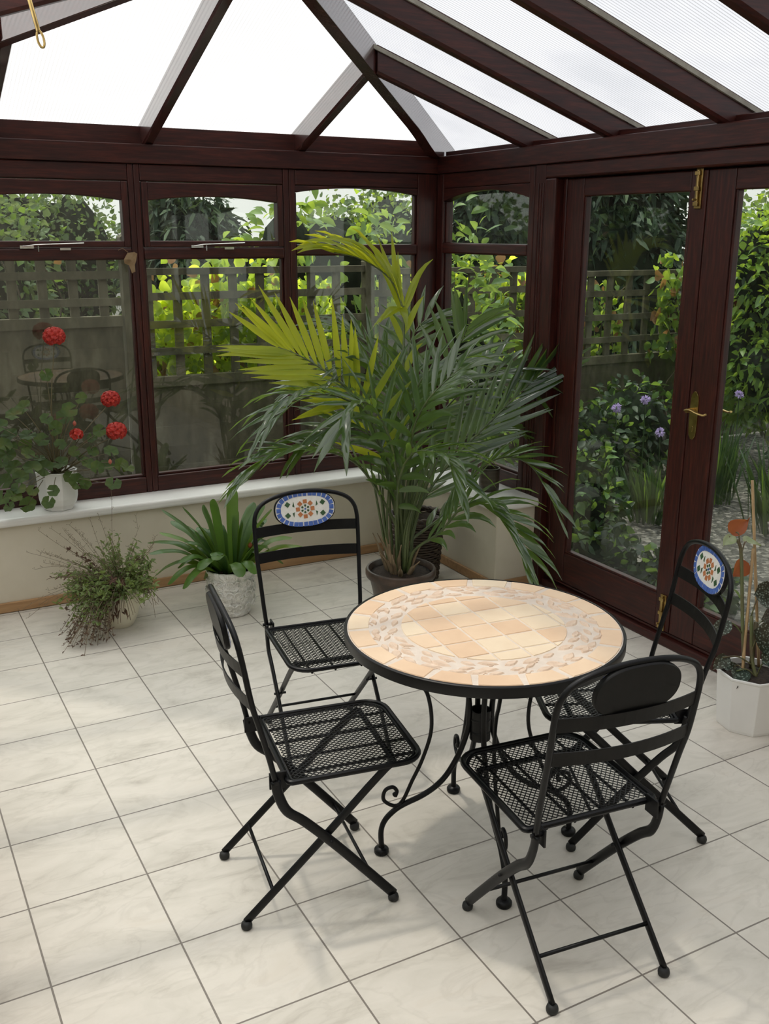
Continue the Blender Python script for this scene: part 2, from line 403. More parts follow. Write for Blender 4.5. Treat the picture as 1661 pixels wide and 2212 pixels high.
# door frame and threshold
o = MB(); o.box(XR, 2.56, -.545, -.4621, .0, 2.05, 1); o.box(2.52, 2.575, -.575, -.5451, .05, 2.05, 1)
o.box(XR, 2.56, -2.5, -.4621, 2.0501, ZE0); o.box(2.5685, 2.59, -2.46, -.5451, 2.0, ZE0); o.box(XR, 2.56, -2.46, -2.375, .0, 2.05, 1)
structure(o.build('trim_6', [WY, WZ], bevel=.008), 'dark red frame round the garden doors', 'door frame')
o = MB(); o.box(2.50, 2.62, -2.375, -.5452, .0, .042); o.box(2.525, 2.60, -2.375, -.5452, .042, .06)
structure(o.build('trim_7', WY, bevel=.008), 'dark threshold under the garden doors', 'threshold')
window('right', -3.42, -2.46, .03, .03, 'right window beyond the garden doors', False, zb=.475)
window('right', -4.4, -3.42, .03, .03, 'right window near the house', False)
window('right', -5.25, -4.4, .03, .03, 'right window against the house wall', False)
o = MB(); o.box(2.42, 2.56, YF, -2.4601, -.2, .474); structure(o.build('wall_1', M['wall']), 'low cream wall beyond the garden doors', 'wall')

def door(n, y0, y1, sl, sr, label):
    """leaf from y0 (nearer the back) to y1; sl, sr stile widths"""
    root = empty('door_%d' % n, (2.545, (y0+y1)/2, .06)); structure(root, label, 'door'); inv = V(root.location)
    def b(mb, name, mats, bev=.004):
        mb.v = [tuple(V(p) - inv) for p in mb.v]; return mb.build(name, mats, root, bevel=bev)
    o = MB(); xa, xb = 2.520, 2.568
    o.box(xa,xb,y0-sl,y0,.062,2.045); o.box(xa,xb,y1,y1+sr,.062,2.045); b(o, 'stile', WZ, .005)
    o = MB(); o.box(xa+.001,xb-.001,y1+sr,y0-sl,.062,.225); o.box(xa+.001,xb-.001,y1+sr,y0-sl,1.963,2.044); b(o, 'rail', WY, .005)
    o = MB(); o.box(xa+.006,xb-.01,y1+sr,y1+sr+.012,.225,1.963); o.box(xa+.006,xb-.01,y0-sl-.012,y0-sl,.225,1.963); o.box(xa+.006,xb-.01,y1+sr+.012,y0-sl-.012,.225,.237); b(o, 'bead', WZ, .003)
    o = MB(); o.box(2.544,2.548,y1+sr+.002,y0-sl-.002,.226,1.962); b(o, 'pane', M['glass'], 0)
    return root, b
d1, b1 = door(1, -.578, -1.459, .122, .088, 'left garden door leaf with brass bolts')
def bolt(z0, z1, b):
    o = MB(); o.box(2.513,2.5199,-1.437,-1.402,z0,z1)
    o.tube([(2.508,-1.42,z0+.01),(2.508,-1.42,z1-.005)], .006, 8)
    for k in (.12,.5,.88): zz = z0+(z1-z0)*k; o.box(2.500,2.513,-1.433,-1.406,zz-.008,zz+.008)
    o.tube([(2.506,-1.42,z0+.035),(2.488,-1.416,z0+.035)], .005, 8)
    b(o, 'bolt', M['brass'], .0015)
bolt(1.895, 2.05, b1); bolt(.065, .235, b1)
d2, b2 = door(2, -1.463, -2.36, .142, .12, 'right garden door leaf with brass lever handle')
def handle(xf, s, b):
    o = MB(); yc = -1.500; lp = []
    for i in range(28):
        w = 2*PI*i/28; zz = .102*math.copysign(abs(math.sin(w))**.75, math.sin(w)); yy = .022*math.copysign(abs(math.cos(w))**.45, math.cos(w))
        if abs(zz) > .085: yy *= .72
        lp.append((xf, yc+yy, 1.063+zz))
    o.prism(lp, (s*-.006,0,0))
    o.tube([(xf-s*.006,yc,1.088),(xf-s*.05,yc,1.088)], .009, 10)
    o.tube(catmull([(xf-s*.048,yc+.008,1.088),(xf-s*.052,yc-.025,1.094),(xf-s*.052,yc-.06,1.086),(xf-s*.050,yc-.095,1.083),(xf-s*.046,yc-.108,1.089)],5), .0075, 8, rb=.005, ref=(0,0,1))
    o.tube([(xf-s*.0062,yc,1.012),(xf-s*.008,yc,1.012)], .007, 10); o.box(min(xf-s*.006,xf-s*.008),max(xf-s*.006,xf-s*.008),yc-.003,yc+.003,.995,1.010)
    b(o, 'lever_handle', M['brass'], .001)
handle(2.5198, 1, b2); handle(2.5682, -1, b2)

# ------------------------------------------------------------------ roof
SA, SB, HR = .335, .36, 1.075        # side slope, back slope, hip plan ratio
ZR = 2.205; XM = (XL+XR)/2; SM = (XM-XL)/HR; ZM = ZR + SB*SM; YM = YB - SM; RD = .118
def eaves(x0,x1,y0,y1,m,n,lab):
    o = MB(); o.box(x0,x1,y0,y1,ZE0+.0005,ZE1); structure(o.build(n, m, bevel=.004), lab, 'beam')
eaves(XL-.08, XR+.08, YB-.012, YB+.08, WX, 'trim_8', 'dark red eaves beam over the back windows')
eaves(XR-.012, XR+.08, YF, YB-.0125, WY, 'trim_9', 'dark red eaves beam over the garden doors')
eaves(XL-.08, XL+.012, YF, YB-.0125, WY, 'trim_10', 'dark red eaves beam over the left windows')
RW = .052
def rafter(p0, p1, hw, depth, side, mat, label, n):
    """p0, p1 bottom centre line; side = horizontal unit vector"""
    o = MB(); S = V(side)*hw; P0, P1, D = V(p0), V(p1), V((0,0,depth))
    c = S*.72; e = V((0,0,.012))
    L = lambda P: [P-c, P+c, P+S+e, P+S+D, P-S+D, P-S+e]
    o.prism(L(P0), P1-P0); structure(o.build('trim_%d' % n, mat, bevel=.002), label, 'rafter')
TN = 11
for i, x in enumerate((.10, .835, 1.645)):
    s = min((x-XL)/HR, (XR-x)/HR); s = min(s, SM)
    rafter((x, YB+.30, ZR-SB*.30), (x, YB-s+.03, ZR+SB*(s-.03)), RW/2, RD, (1,0,0), M['rafter_y'], ('back slope rafter nearest the left','middle back slope rafter','back slope rafter under the right hip')[i], TN); TN += 1
for i, y in enumerate((-.26, -.885, -1.545, -2.2, -2.86, -3.52, -4.18, -4.84)):
    s = min((YB-y)*HR, XM-XL)
    nm = ('first','second','third','fourth','fifth','sixth','seventh','eighth')[i]
    rafter((XR+.30, y, ZR-SA*.30), (XR-s+.03, y, ZR+SA*(s-.03)), RW/2, RD, (0,1,0), WX, nm+' right slope rafter from the corner', TN); TN += 1
    rafter((XL-.30, y, ZR-SA*.30), (XL+s-.03, y, ZR+SA*(s-.03)), RW/2, RD, (0,1,0), WX, nm+' left slope rafter from the corner', TN); TN += 1
def hip(sgn, label):
    """hip rafter with a curved foot"""
    global TN
    x0 = XR if sgn > 0 else XL
    d = V((-sgn*HR, -1, 0)); pts = []
    for s in (-.28, .0, .03, .07, .12, .18, .25, .33, .45, SM):
        z = ZR + SB*s - .012
        if s < .33: z -= .030*(1 - max(s,0)/.33)**1.0*math.sin(PI*min(1, max(s,0)/.33))*1.1
        pts.append(V((x0, YB, 0)) + d*s + V((0,0,z)))
    top = [V((p.x, p.y, ZR + SB*((YB-p.y)) + RD)) for p in pts]
    n = d.cross(V((0,0,1))).normalized()*.03
    o = MB(); o.prism([p - n for p in pts] + [p - n for p in top[::-1]], n*2)
    structure(o.build('trim_%d' % TN, M['rafter_x'], bevel=.003), label, 'rafter'); TN += 1
hip(1, 'right hip rafter rising from the corner post'); hip(-1, 'left hip rafter rising from the left corner')
o = MB(); o.box(XM-.03, XM+.03, YF, YM+.02, ZM-.03, ZM+RD+.02); structure(o.build('trim_%d' % TN, WY, bevel=.004), 'ridge beam', 'beam'); TN += 1
# little timber fillet above the eaves, then the sheets
o = MB(); o.box(XL, XR, YB+.045, YB+.075, ZE1, ZE1+.085); structure(o.build('trim_%d' % TN, WX, bevel=.003), 'dark fillet along the top of the back eaves', 'trim'); TN += 1
o = MB(); o.box(XR+.05, XR+.075, YF, YB, ZE1, ZE1+.03); structure(o.build('trim_%d' % TN, WY, bevel=.003), 'dark fillet along the top of the right eaves', 'trim'); TN += 1
ov = .55  # overhang past the eaves, lengthened out of view to shade the back sill
g = lambda s: ZR + RD + .004
def sheet(loop, m, n, lab):
    o = MB(); o.add(loop, [tuple(range(len(loop)))]); structure(o.build(n, m), lab, 'roof glazing')
zt = ZR+RD+.003
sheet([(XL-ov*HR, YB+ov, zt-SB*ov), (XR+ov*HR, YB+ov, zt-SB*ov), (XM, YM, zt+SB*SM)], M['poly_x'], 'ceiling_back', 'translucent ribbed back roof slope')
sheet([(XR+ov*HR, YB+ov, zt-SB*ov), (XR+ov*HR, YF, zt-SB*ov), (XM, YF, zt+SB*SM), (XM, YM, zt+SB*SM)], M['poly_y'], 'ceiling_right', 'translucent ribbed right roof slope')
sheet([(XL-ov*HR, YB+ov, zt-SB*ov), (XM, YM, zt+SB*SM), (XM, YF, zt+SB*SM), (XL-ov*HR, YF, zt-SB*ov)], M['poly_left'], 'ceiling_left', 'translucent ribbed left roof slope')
# pale glazing bars along the rafter tops on the right slope
o = MB()
for y in (-.26, -.885, -1.545, -2.2, -2.86):
    s = min((YB-y)*HR, XM-XL)
    for q in (y-RW/2-.010,):
        o.hexa([(XR+.3,q,zt-.03-SA*.3),(XR-s,q,zt-.03+SA*s),(XR-s,q+.010,zt-.03+SA*s),(XR+.3,q+.010,zt-.03-SA*.3),
                (XR+.3,q,zt-.012-SA*.3),(XR-s,q,zt-.012+SA*s),(XR-s,q+.010,zt-.012+SA*s),(XR+.3,q+.010,zt-.012-SA*.3)])
M['seal'] = plain('pale_sealing_strip', (.34,.32,.26), (.22,.20,.16), 20, .6)
structure(o.build('trim_%d' % TN, M['seal']), 'pale sealing strips beside the right slope rafters', 'trim'); TN += 1
# ------------------------------------------------------------------ table
M['tile_a'] = plain('tan_table_tile', (.78,.59,.41), (.71,.51,.34), 9, .42)
M['tile_b'] = plain('pale_table_tile', (.80,.66,.48), (.73,.57,.40), 9, .42)
M['tile_c'] = plain('pinkish_table_tile', (.75,.54,.36), (.67,.46,.30), 9, .42)
M['grout'] = plain('whitish_table_grout', (.70,.61,.52), (.60,.51,.43), 30, .7, bump=.2, bdist=.002)
M['leaf_relief'] = plain('clay_leaf_relief', (.73,.57,.44), (.60,.44,.32), 40, .55)
TBL = empty('bistro_table', (.93, -2.305, 0))
tag(TBL, 'round bistro table with tan mosaic tile top on scrolled black iron legs', 'table')
ZT = .716
def disc(mb, r0, r1, z, n=96, mi=0):
    if r0 <= 0: mb.add([(r1*math.cos(2*PI*i/n), r1*math.sin(2*PI*i/n), z) for i in range(n)], [tuple(range(n))], mi)
def clip_poly(poly, inside, inter):
    out = []
    for i in range(len(poly)):
        a, b = poly[i], poly[(i+1) % len(poly)]
        if inside(a): out.append(a)
        if inside(a) != inside(b): out.append(inter(a, b))
    return out
def clip_circle(poly, R, n=48):
    for i in range(n):
        w = 2*PI*(i+.5)/n; c, s = math.cos(w), math.sin(w); rr = R*math.cos(PI/n)
        d = lambda p: p[0]*c + p[1]*s - rr
        poly = clip_poly(poly, lambda p: d(p) <= 0, lambda a, b: (a[0]+(b[0]-a[0])*d(a)/(d(a)-d(b)), a[1]+(b[1]-a[1])*d(a)/(d(a)-d(b))))
        if len(poly) < 3: return []
    return poly
o = MB(); o.lathe([(.375,ZT-.032),(.398,ZT-.032),(.400,ZT-.028),(.400,ZT-.002),(.397,ZT+.0005),(.392,ZT+.0005),(.392,ZT-.028),(.375,ZT-.028)], n=96)
auto_smooth(o.build('rim', M['iron'], TBL))
o = MB()
o.lathe([(.391,ZT-.014),(.391,ZT-.0015),(.0,ZT-.0015)], n=96, mi=3)
def raised(mb, poly, z0, z1, mi):
    n = len(poly); ins = .0012; cx = sum(p[0] for p in poly)/n; cy = sum(p[1] for p in poly)/n
    sh = lambda p: (p[0]+(cx-p[0])*.03, p[1]+(cy-p[1])*.03)
    vs = [(p[0],p[1],z0) for p in poly] + [(*sh(p),z1) for p in poly]
    mb.add(vs, [tuple(range(n,2*n))] + [(i,(i+1)%n,n+(i+1)%n,n+i) for i in range(n)], mi)
rr_ = random.Random(3)
NR = 19
for i in range(NR):                                   # outer ring of tapering tiles
    w0 = 2*PI*(i+.06)/NR + .1; w1 = 2*PI*(i+.95)/NR + .1; ra, rb = .330, .388
    t = (w1-w0)*.10*(1 if i % 2 else -.2)
    poly = [(rb*math.cos(w0+(w1-w0)*k/5), rb*math.sin(w0+(w1-w0)*k/5)) for k in range(6)] + [(ra*math.cos(w1-t-(w1-w0-2*t)*k/5), ra*math.sin(w1-t-(w1-w0-2*t)*k/5)) for k in range(6)]
    raised(o, poly, ZT-.0016, ZT+.0008, rr_.choice((0,0,1,2)))
cs, sn = math.cos(-.10), math.sin(-.10)
for i in range(-4,4):                                 # square tiles clipped to the inner circle
    for j in range(-4,4):
        p = .095; e = .0035; ox, oy = .022, .010
        sq = [(i*p+e+ox,j*p+e+oy),((i+1)*p-e+ox,j*p+e+oy),((i+1)*p-e+ox,(j+1)*p-e+oy),(i*p+e+ox,(j+1)*p-e+oy)]
        sq = [(x*cs-y*sn, x*sn+y*cs) for x, y in sq]
        q = clip_circle(sq, .236)
        if len(q) >= 3: raised(o, q, ZT-.0016, ZT+.0008, rr_.choice((0,1,1,2)))
for ring, (rad, cnt) in enumerate(((.262,27),(.292,30),(.316,34))):   # leaf relief band
    for i in range(cnt):
        w = 2*PI*(i+rr_.uniform(-.25,.25))/cnt; r = rad + rr_.uniform(-.007,.007); h = w + PI/2 + rr_.uniform(-.75,.75)
        L = rr_.uniform(.019,.031); W = L*rr_.uniform(.38,.52); c, s = math.cos(h), math.sin(h)
        pf = [(-1,0),(-.55,.75),(0,1),(.55,.65),(1.15,0),(.55,-.65),(0,-1),(-.55,-.75)]
        poly = [(r*math.cos(w)+L*a*c-W*b*s, r*math.sin(w)+L*a*s+W*b*c) for a, b in pf]
        n = 8; cx, cy = r*math.cos(w), r*math.sin(w)
        vs = [(x,y,ZT-.0016) for x,y in poly] + [(x+(cx-x)*.28,y+(cy-y)*.28,ZT+.0026) for x,y in poly] + [(cx,cy,ZT+.0012)]
        o.add(vs, [(k,(k+1)%n,n+(k+1)%n,n+k) for k in range(n)] + [(n+k,n+(k+1)%n,2*n) for k in range(n)], 4)
        if ring != 1 and i % 2 == 0:                   # little curled stems between the leaves
            pts = [((r+.012*math.sin(k*1.3)+.004*k)*math.cos(w+.022*k), (r+.012*math.sin(k*1.3)+.004*k)*math.sin(w+.022*k), ZT-.0008) for k in range(5)]
            o.tube(pts, .0017, 5, mi=4)
top = o.build('tabletop', [M['tile_a'],M['tile_b'],M['tile_c'],M['grout'],M['leaf_relief']], TBL)
tag(top, 'tan square tiles inside a ring of clay leaves and border tiles')
LEGP = [(.295,.018),(.296,.077),(.283,.113),(.255,.142),(.225,.160),(.174,.182),(.13,.211),(.094,.252),(.059,.32),(.038,.389),(.034,.45),(.040,.515),(.055,.60),(.078,ZT-.03)]
RODP = [(.24,ZT-.03),(.202,.62),(.177,.547),(.159,.507),(.148,.442),(.151,.377),(.176,.296),(.203,.236),(.231,.172),(.255,.156),(.288,.178),(.285,.210),(.262,.220),(.249,.204),(.258,.189)]
for k in range(4):
    a = math.radians(161.5 - 90*k); e = V((math.cos(a), math.sin(a), 0)); sd = V((-math.sin(a), math.cos(a), 0))
    pt = lambda L: [e*r + V((0,0,z)) for r, z in L]
    o = MB(); o.tube(catmull(pt(LEGP), 5), .0085, 10)
    lg = o.build('leg', M['iron'], TBL, smooth=True)
    o = MB(); o.lathe([(.0,.0),(.020,.0),(.0225,.004),(.0225,.013),(.019,.018),(.009,.021),(.009,.03)], c=e*.295, n=20)
    auto_smooth(o.build('foot', M['iron'], lg))
    o = MB(); sp = catmull(pt(RODP), 5); o.tube(sp, [.006]*(len(sp)-4) + [.007,.0085,.009,.005], 8)
    o.build('scroll', M['iron'], lg, smooth=True)
o = MB(); o.lathe([(.027,.358),(.031,.358),(.031,.452),(.027,.452),(.027,.358)], n=28)
for z in (.385,.425): o.lathe([(.031,z-.004),(.0325,z-.002),(.0325,z+.002),(.031,z+.004)], n=28)
auto_smooth(o.build('parasol_socket', M['iron'], TBL))

# ------------------------------------------------------------------ folding chairs
M['mos_white'] = plain('mosaic_white', (.80,.79,.74), (.70,.68,.63), 60, .5)
M['mos_blue'] = plain('mosaic_blue', (.085,.17,.50), (.045,.10,.34), 45, .3)
M['mos_orange'] = plain('mosaic_orange', (.52,.20,.075), (.40,.14,.05), 45, .35)
M['mos_green'] = plain('mosaic_green', (.045,.115,.045), (.025,.07,.03), 45, .35)
def chair(label):
    root = empty('folding_chair'); tag(root, label, 'chair', 'mosaic backed folding chairs round the bistro table')
    iron = M['iron']
    # back hoop: one bent tube
    up = [(-.183,.178,.435),(-.197,.183,.50),(-.222,.188,.60),(-.240,.192,.668),(-.256,.194,.76),(-.262,.193,.795)]
    cor = [(-.268,.186,.828),(-.274,.165,.857),(-.280,.125,.877),(-.285,.065,.890),(-.287,0,.894)]
    half = up + cor; path = half + [(f,-s,z) for f,s,z in half[-2::-1]]
    o = MB(); o.tube(catmull(path, 4), .0078, 10); o.build('back_frame', iron, root, smooth=True)
    for f0, z0 in ((-.256,.760),(-.240,.668)):         # bowed flat slats
        o = MB(); n = 14; hw = .193; hh = .0185
        vs = []
        for i in range(n+1):
            s = -hw + 2*hw*i/n; b = .030*(1-(s/hw)**2)
            for zz, ff in ((-hh,.003),(hh,-.003)):
                for th in (-.0018,.0018): vs.append((f0+ff-b+th, s, z0+zz))
        fs = []
        for i in range(n):
            a = 4*i; c = a+4
            fs += [(a,c,c+1,a+1),(a+2,a+3,c+3,c+2),(a,a+2,c+2,c),(a+1,c+1,c+3,a+3)]
        fs += [(0,1,3,2),(4*n,4*n+2,4*n+3,4*n+1)]
        o.add(vs, fs); o.build('slat', M['iron_flat'], root)
    # oval plate, in its own plane; u across (+s), w up the slope
    dw = V((-.16,0,1)).normalized(); nn = V((1,0,.16)).normalized(); cpt = V((-.2845,0,.828))
    def at(u, w, d): return cpt + V((0,1,0))*u + dw*w + nn*d
    HW, HH = .115, .0645
    def oval(k, n=56):
        pts = []
        for i in range(n):
            a = 2*PI*i/n; c, s = math.cos(a), math.sin(a)
            pts.append((HW*k*math.copysign(abs(c)**.78, c), HH*k*math.copysign(abs(s)**.86, s)))
        return pts
    o = MB(); n = 56
    rings = [(.97,-.007),(1.,-.004),(1.,.006),(.975,.0075)]
    vs = []; 
    for k, d in rings: vs += [at(u,w,d) for u,w in oval(k)]
    fs = [tuple(range(n))[::-1], tuple(range(3*n,4*n))]
    for r in range(3): fs += [(r*n+i, r*n+(i+1)%n, (r+1)*n+(i+1)%n, (r+1)*n+i) for i in range(n)]
    o.add(vs, fs); plate = auto_smooth(o.build('oval_plate', M['iron_flat'], root))
    o = MB()
    def flat(poly, mi, d0=.0078, d1=.0098):
        n = len(poly); vs = [at(u,w,d0) for u,w in poly] + [at(u,w,d1) for u,w in poly]
        o.add(vs, [tuple(range(n,2*n))] + [(i,(i+1)%n,n+(i+1)%n,n+i) for i in range(n)], mi)
    flat(oval(.965), 0, .0074, .0084)
    # blue border
    mid = oval(.865, 400); ln = [0.]
    for i in range(400): ln.append(ln[-1] + math.dist(mid[i], mid[(i+1)%400]))
    NB = 28; rq = random.Random(8)
    for q in range(NB):
        L = ln[-1]*q/NB; i = max(j for j in range(400) if ln[j] <= L)
        p, p2 = mid[i], mid[(i+2)%400]; a = math.atan2(p2[1]-p[1], p2[0]-p[0]) + rq.uniform(-.06,.06); c, s = math.cos(a), math.sin(a)
        hx, hy = .0078*rq.uniform(.9,1.05), .0082
        flat([(p[0]+x*c-y*s, p[1]+x*s+y*c) for x,y in ((-hx,-hy),(hx,-hy),(hx*.95,hy),(-hx*.95,hy))], 1, .0084, .0100)
    def quad(u, w, h, a, mi, hy=None):
        c, s = math.cos(a), math.sin(a); hy = hy or h
        flat([(u+x*c-y*s, w+x*s+y*c) for x,y in ((-h,-hy),(h,-hy),(h,hy),(-h,hy))], mi, .0084, .0100)
    for q in range(8):
        a = 2*PI*q/8; quad(.0275*math.cos(a), .0275*math.sin(a), .0072, a + .05*(-1)**q, 2)
    for q in range(6):
        a = 2*PI*q/6 + .5; c, s = math.cos(a), math.sin(a)
        flat([(c*r - s*t, s*r + c*t) for r, t in ((.007,0),(.011,-.0038),(.0155,-.0034),(.0165,0),(.0155,.0034),(.011,.0038))], 3, .0084, .0100)
    flat([(.0038*math.cos(k*PI/3), .0038*math.sin(k*PI/3)) for k in range(6)], 1, .0084, .0102)
    for sx in (-1,1):
        for sy in (-1,1):
            quad(sx*.066, sy*.020, .0078, PI/4 + .1*sy, 3)
            flat([(sx*.040, sy*.009), (sx*.048, sy*.013), (sx*.043, sy*.028)][::sx*sy], 3, .0084, .0100)
    ms = o.build('mosaic', [M['mos_white'],M['mos_blue'],M['mos_orange'],M['mos_green']], plate)
    tag(ms, 'blue bordered white mosaic with an orange and green flower')
    # seat
    f0, f1, hw, zs = -.150, .229, .188, .430
    loop = []
    for cx, cy, r, a0 in ((f1-.065,hw-.065,.065,0),(f0+.012,hw-.012,.012,90),(f0+.012,-hw+.012,.012,180),(f1-.065,-hw+.065,.065,270)):
        for k in range(7): a = math.radians(a0+15*k); loop.append((cx+r*math.cos(a), cy+r*math.sin(a)))
    o = MB(); o.tube([(x,y,zs) for x,y in loop], .0075, 8, closed=True, ref=(0,0,1))
    k = .945; cxm = (f0+f1)/2
    o.tube([(cxm+(x-cxm)*k, y*k, zs-.002) for x,y in loop], .0045, 6, closed=True, ref=(0,0,1))
    for s in (-.125,-.045,.045,.125): o.tube([(f0+.004,s,zs-.012),(f1-.006,s,zs-.012)], .0042, 6)
    st = auto_smooth(o.build('seat', iron, root))
    o = MB(); inner = [(cxm+(x-cxm)*k, y*k) for x,y in loop]
    def inside(x, y):
        c = False; n = len(inner)
        for i in range(n):
            (xa,ya),(xb,yb) = inner[i], inner[(i+1)%n]
            if (ya > y) != (yb > y) and x < (xb-xa)*(y-ya)/(yb-ya)+xa: c = not c
        return c
    pa, pb, tw = .0150, .0088, .00115                 # expanded metal: strand lattice
    ni, nj = int((f1-f0)/pb)+1, int(2*hw/pa)+1
    for i in range(ni):
        for j in range(nj*2):
            x = f0 + i*pb; y = -hw + j*pa/2
            sg = 1 if (i+j) % 2 else -1
            a = (x, y); b = (x+pb, y+pa/2)
            if sg < 0: a, b = (x+pb, y), (x, y+pa/2)
            if inside(*a) and inside(*b):
                d = V((b[0]-a[0], b[1]-a[1], 0)).normalized(); nrm = V((-d.y, d.x, 0))*tw
                A, B = V((*a, zs+.002)), V((*b, zs+.002)); dz = V((0,0,.0016))
                o.add([A-nrm,A+nrm,B+nrm,B-nrm,A-nrm-dz,A+nrm-dz,B+nrm-dz,B-nrm-dz], [(0,3,2,1),(0,1,5,4),(1,2,6,5),(2,3,7,6),(3,0,4,7)])
    o.build('seat_mesh', iron, st)
    # legs: oval tube, wide in the side view
    ball = [(.0,.0),(.0105,.0),(.0145,.004),(.0155,.011),(.0135,.019),(.007,.024)]
    for s in (1,-1):
        p = catmull([(-.183,.1785*s,.437),(-.176,.179*s,.395),(-.155,.180*s,.345),(-.11,.180*s,.305),(-.03,.180*s,.221),(.06,.180*s,.118),(.142,.180*s,.022)], 5)
        o = MB(); o.tube(p, .0138, 10, ref=(0,1,0), rb=.0068); lg = o.build('leg', iron, root, smooth=True)
        o = MB(); o.lathe(ball, c=(.142,.180*s,0), n=16); o.build('foot', M['rubber'], lg, smooth=True)
        p = catmull([(.150,.158*s,.420),(.132,.160*s,.412),(.105,.1605*s,.388),(.06,.1615*s,.345),(-.045,.162*s,.2395),(-.16,.1625*s,.128),(-.27,.163*s,.022)], 5)
        o = MB(); o.tube(p, .0125, 10, ref=(0,1,0), rb=.0066); lg = o.build('leg', iron, root, smooth=True)
        o = MB(); o.lathe(ball, c=(-.27,.163*s,0), n=16); o.build('foot', M['rubber'], lg, smooth=True)
        o = MB(); o.box(-.196,-.150,.1605*s-.003,.1605*s+.003,.405,.452); o.tube([(-.183,.1575*s,.437),(-.183,.192*s,.437)], .006, 8)
        o.build('hinge', iron, root, bevel=.001)
        o = MB(); o.tube([(-.038,.150*s,.232),(-.038,.192*s,.232)], .0045, 8); o.build('pivot', iron, root, smooth=True)
    for q in (((-.195,.163,.100),(-.195,-.163,.100)), ((.075,.18,.102),(.075,-.18,.102)), ((.150,.158,.420),(.150,-.158,.420))):
        o = MB(); o.tube(q, .0052 if q[0][2] < .3 else .008, 8); o.build('stretcher', iron, root, smooth=True)
    return root
LBL = ['folding black chair nearest the camera, its mosaic back turned away',
       'folding black chair showing its mosaic face in front of the strap leaved plant',
       'folding black chair left of the table, turned sideways with its seat in full view',
       'folding black chair on the right of the table beside the white octagonal pot']
POSE = [(.903,-2.71,84.), (.78,-1.577,-98.2), (.465,-2.219,-9.1), (1.367,-2.366,155.2)]
C0 = chair(LBL[0])
for i, (x, y, a) in enumerate(POSE):
    c = C0 if i == 0 else copy_tree(C0)
    c.location = (x, y, 0); c.rotation_euler = (0,0,math.radians(a)); c['label'] = LBL[i]
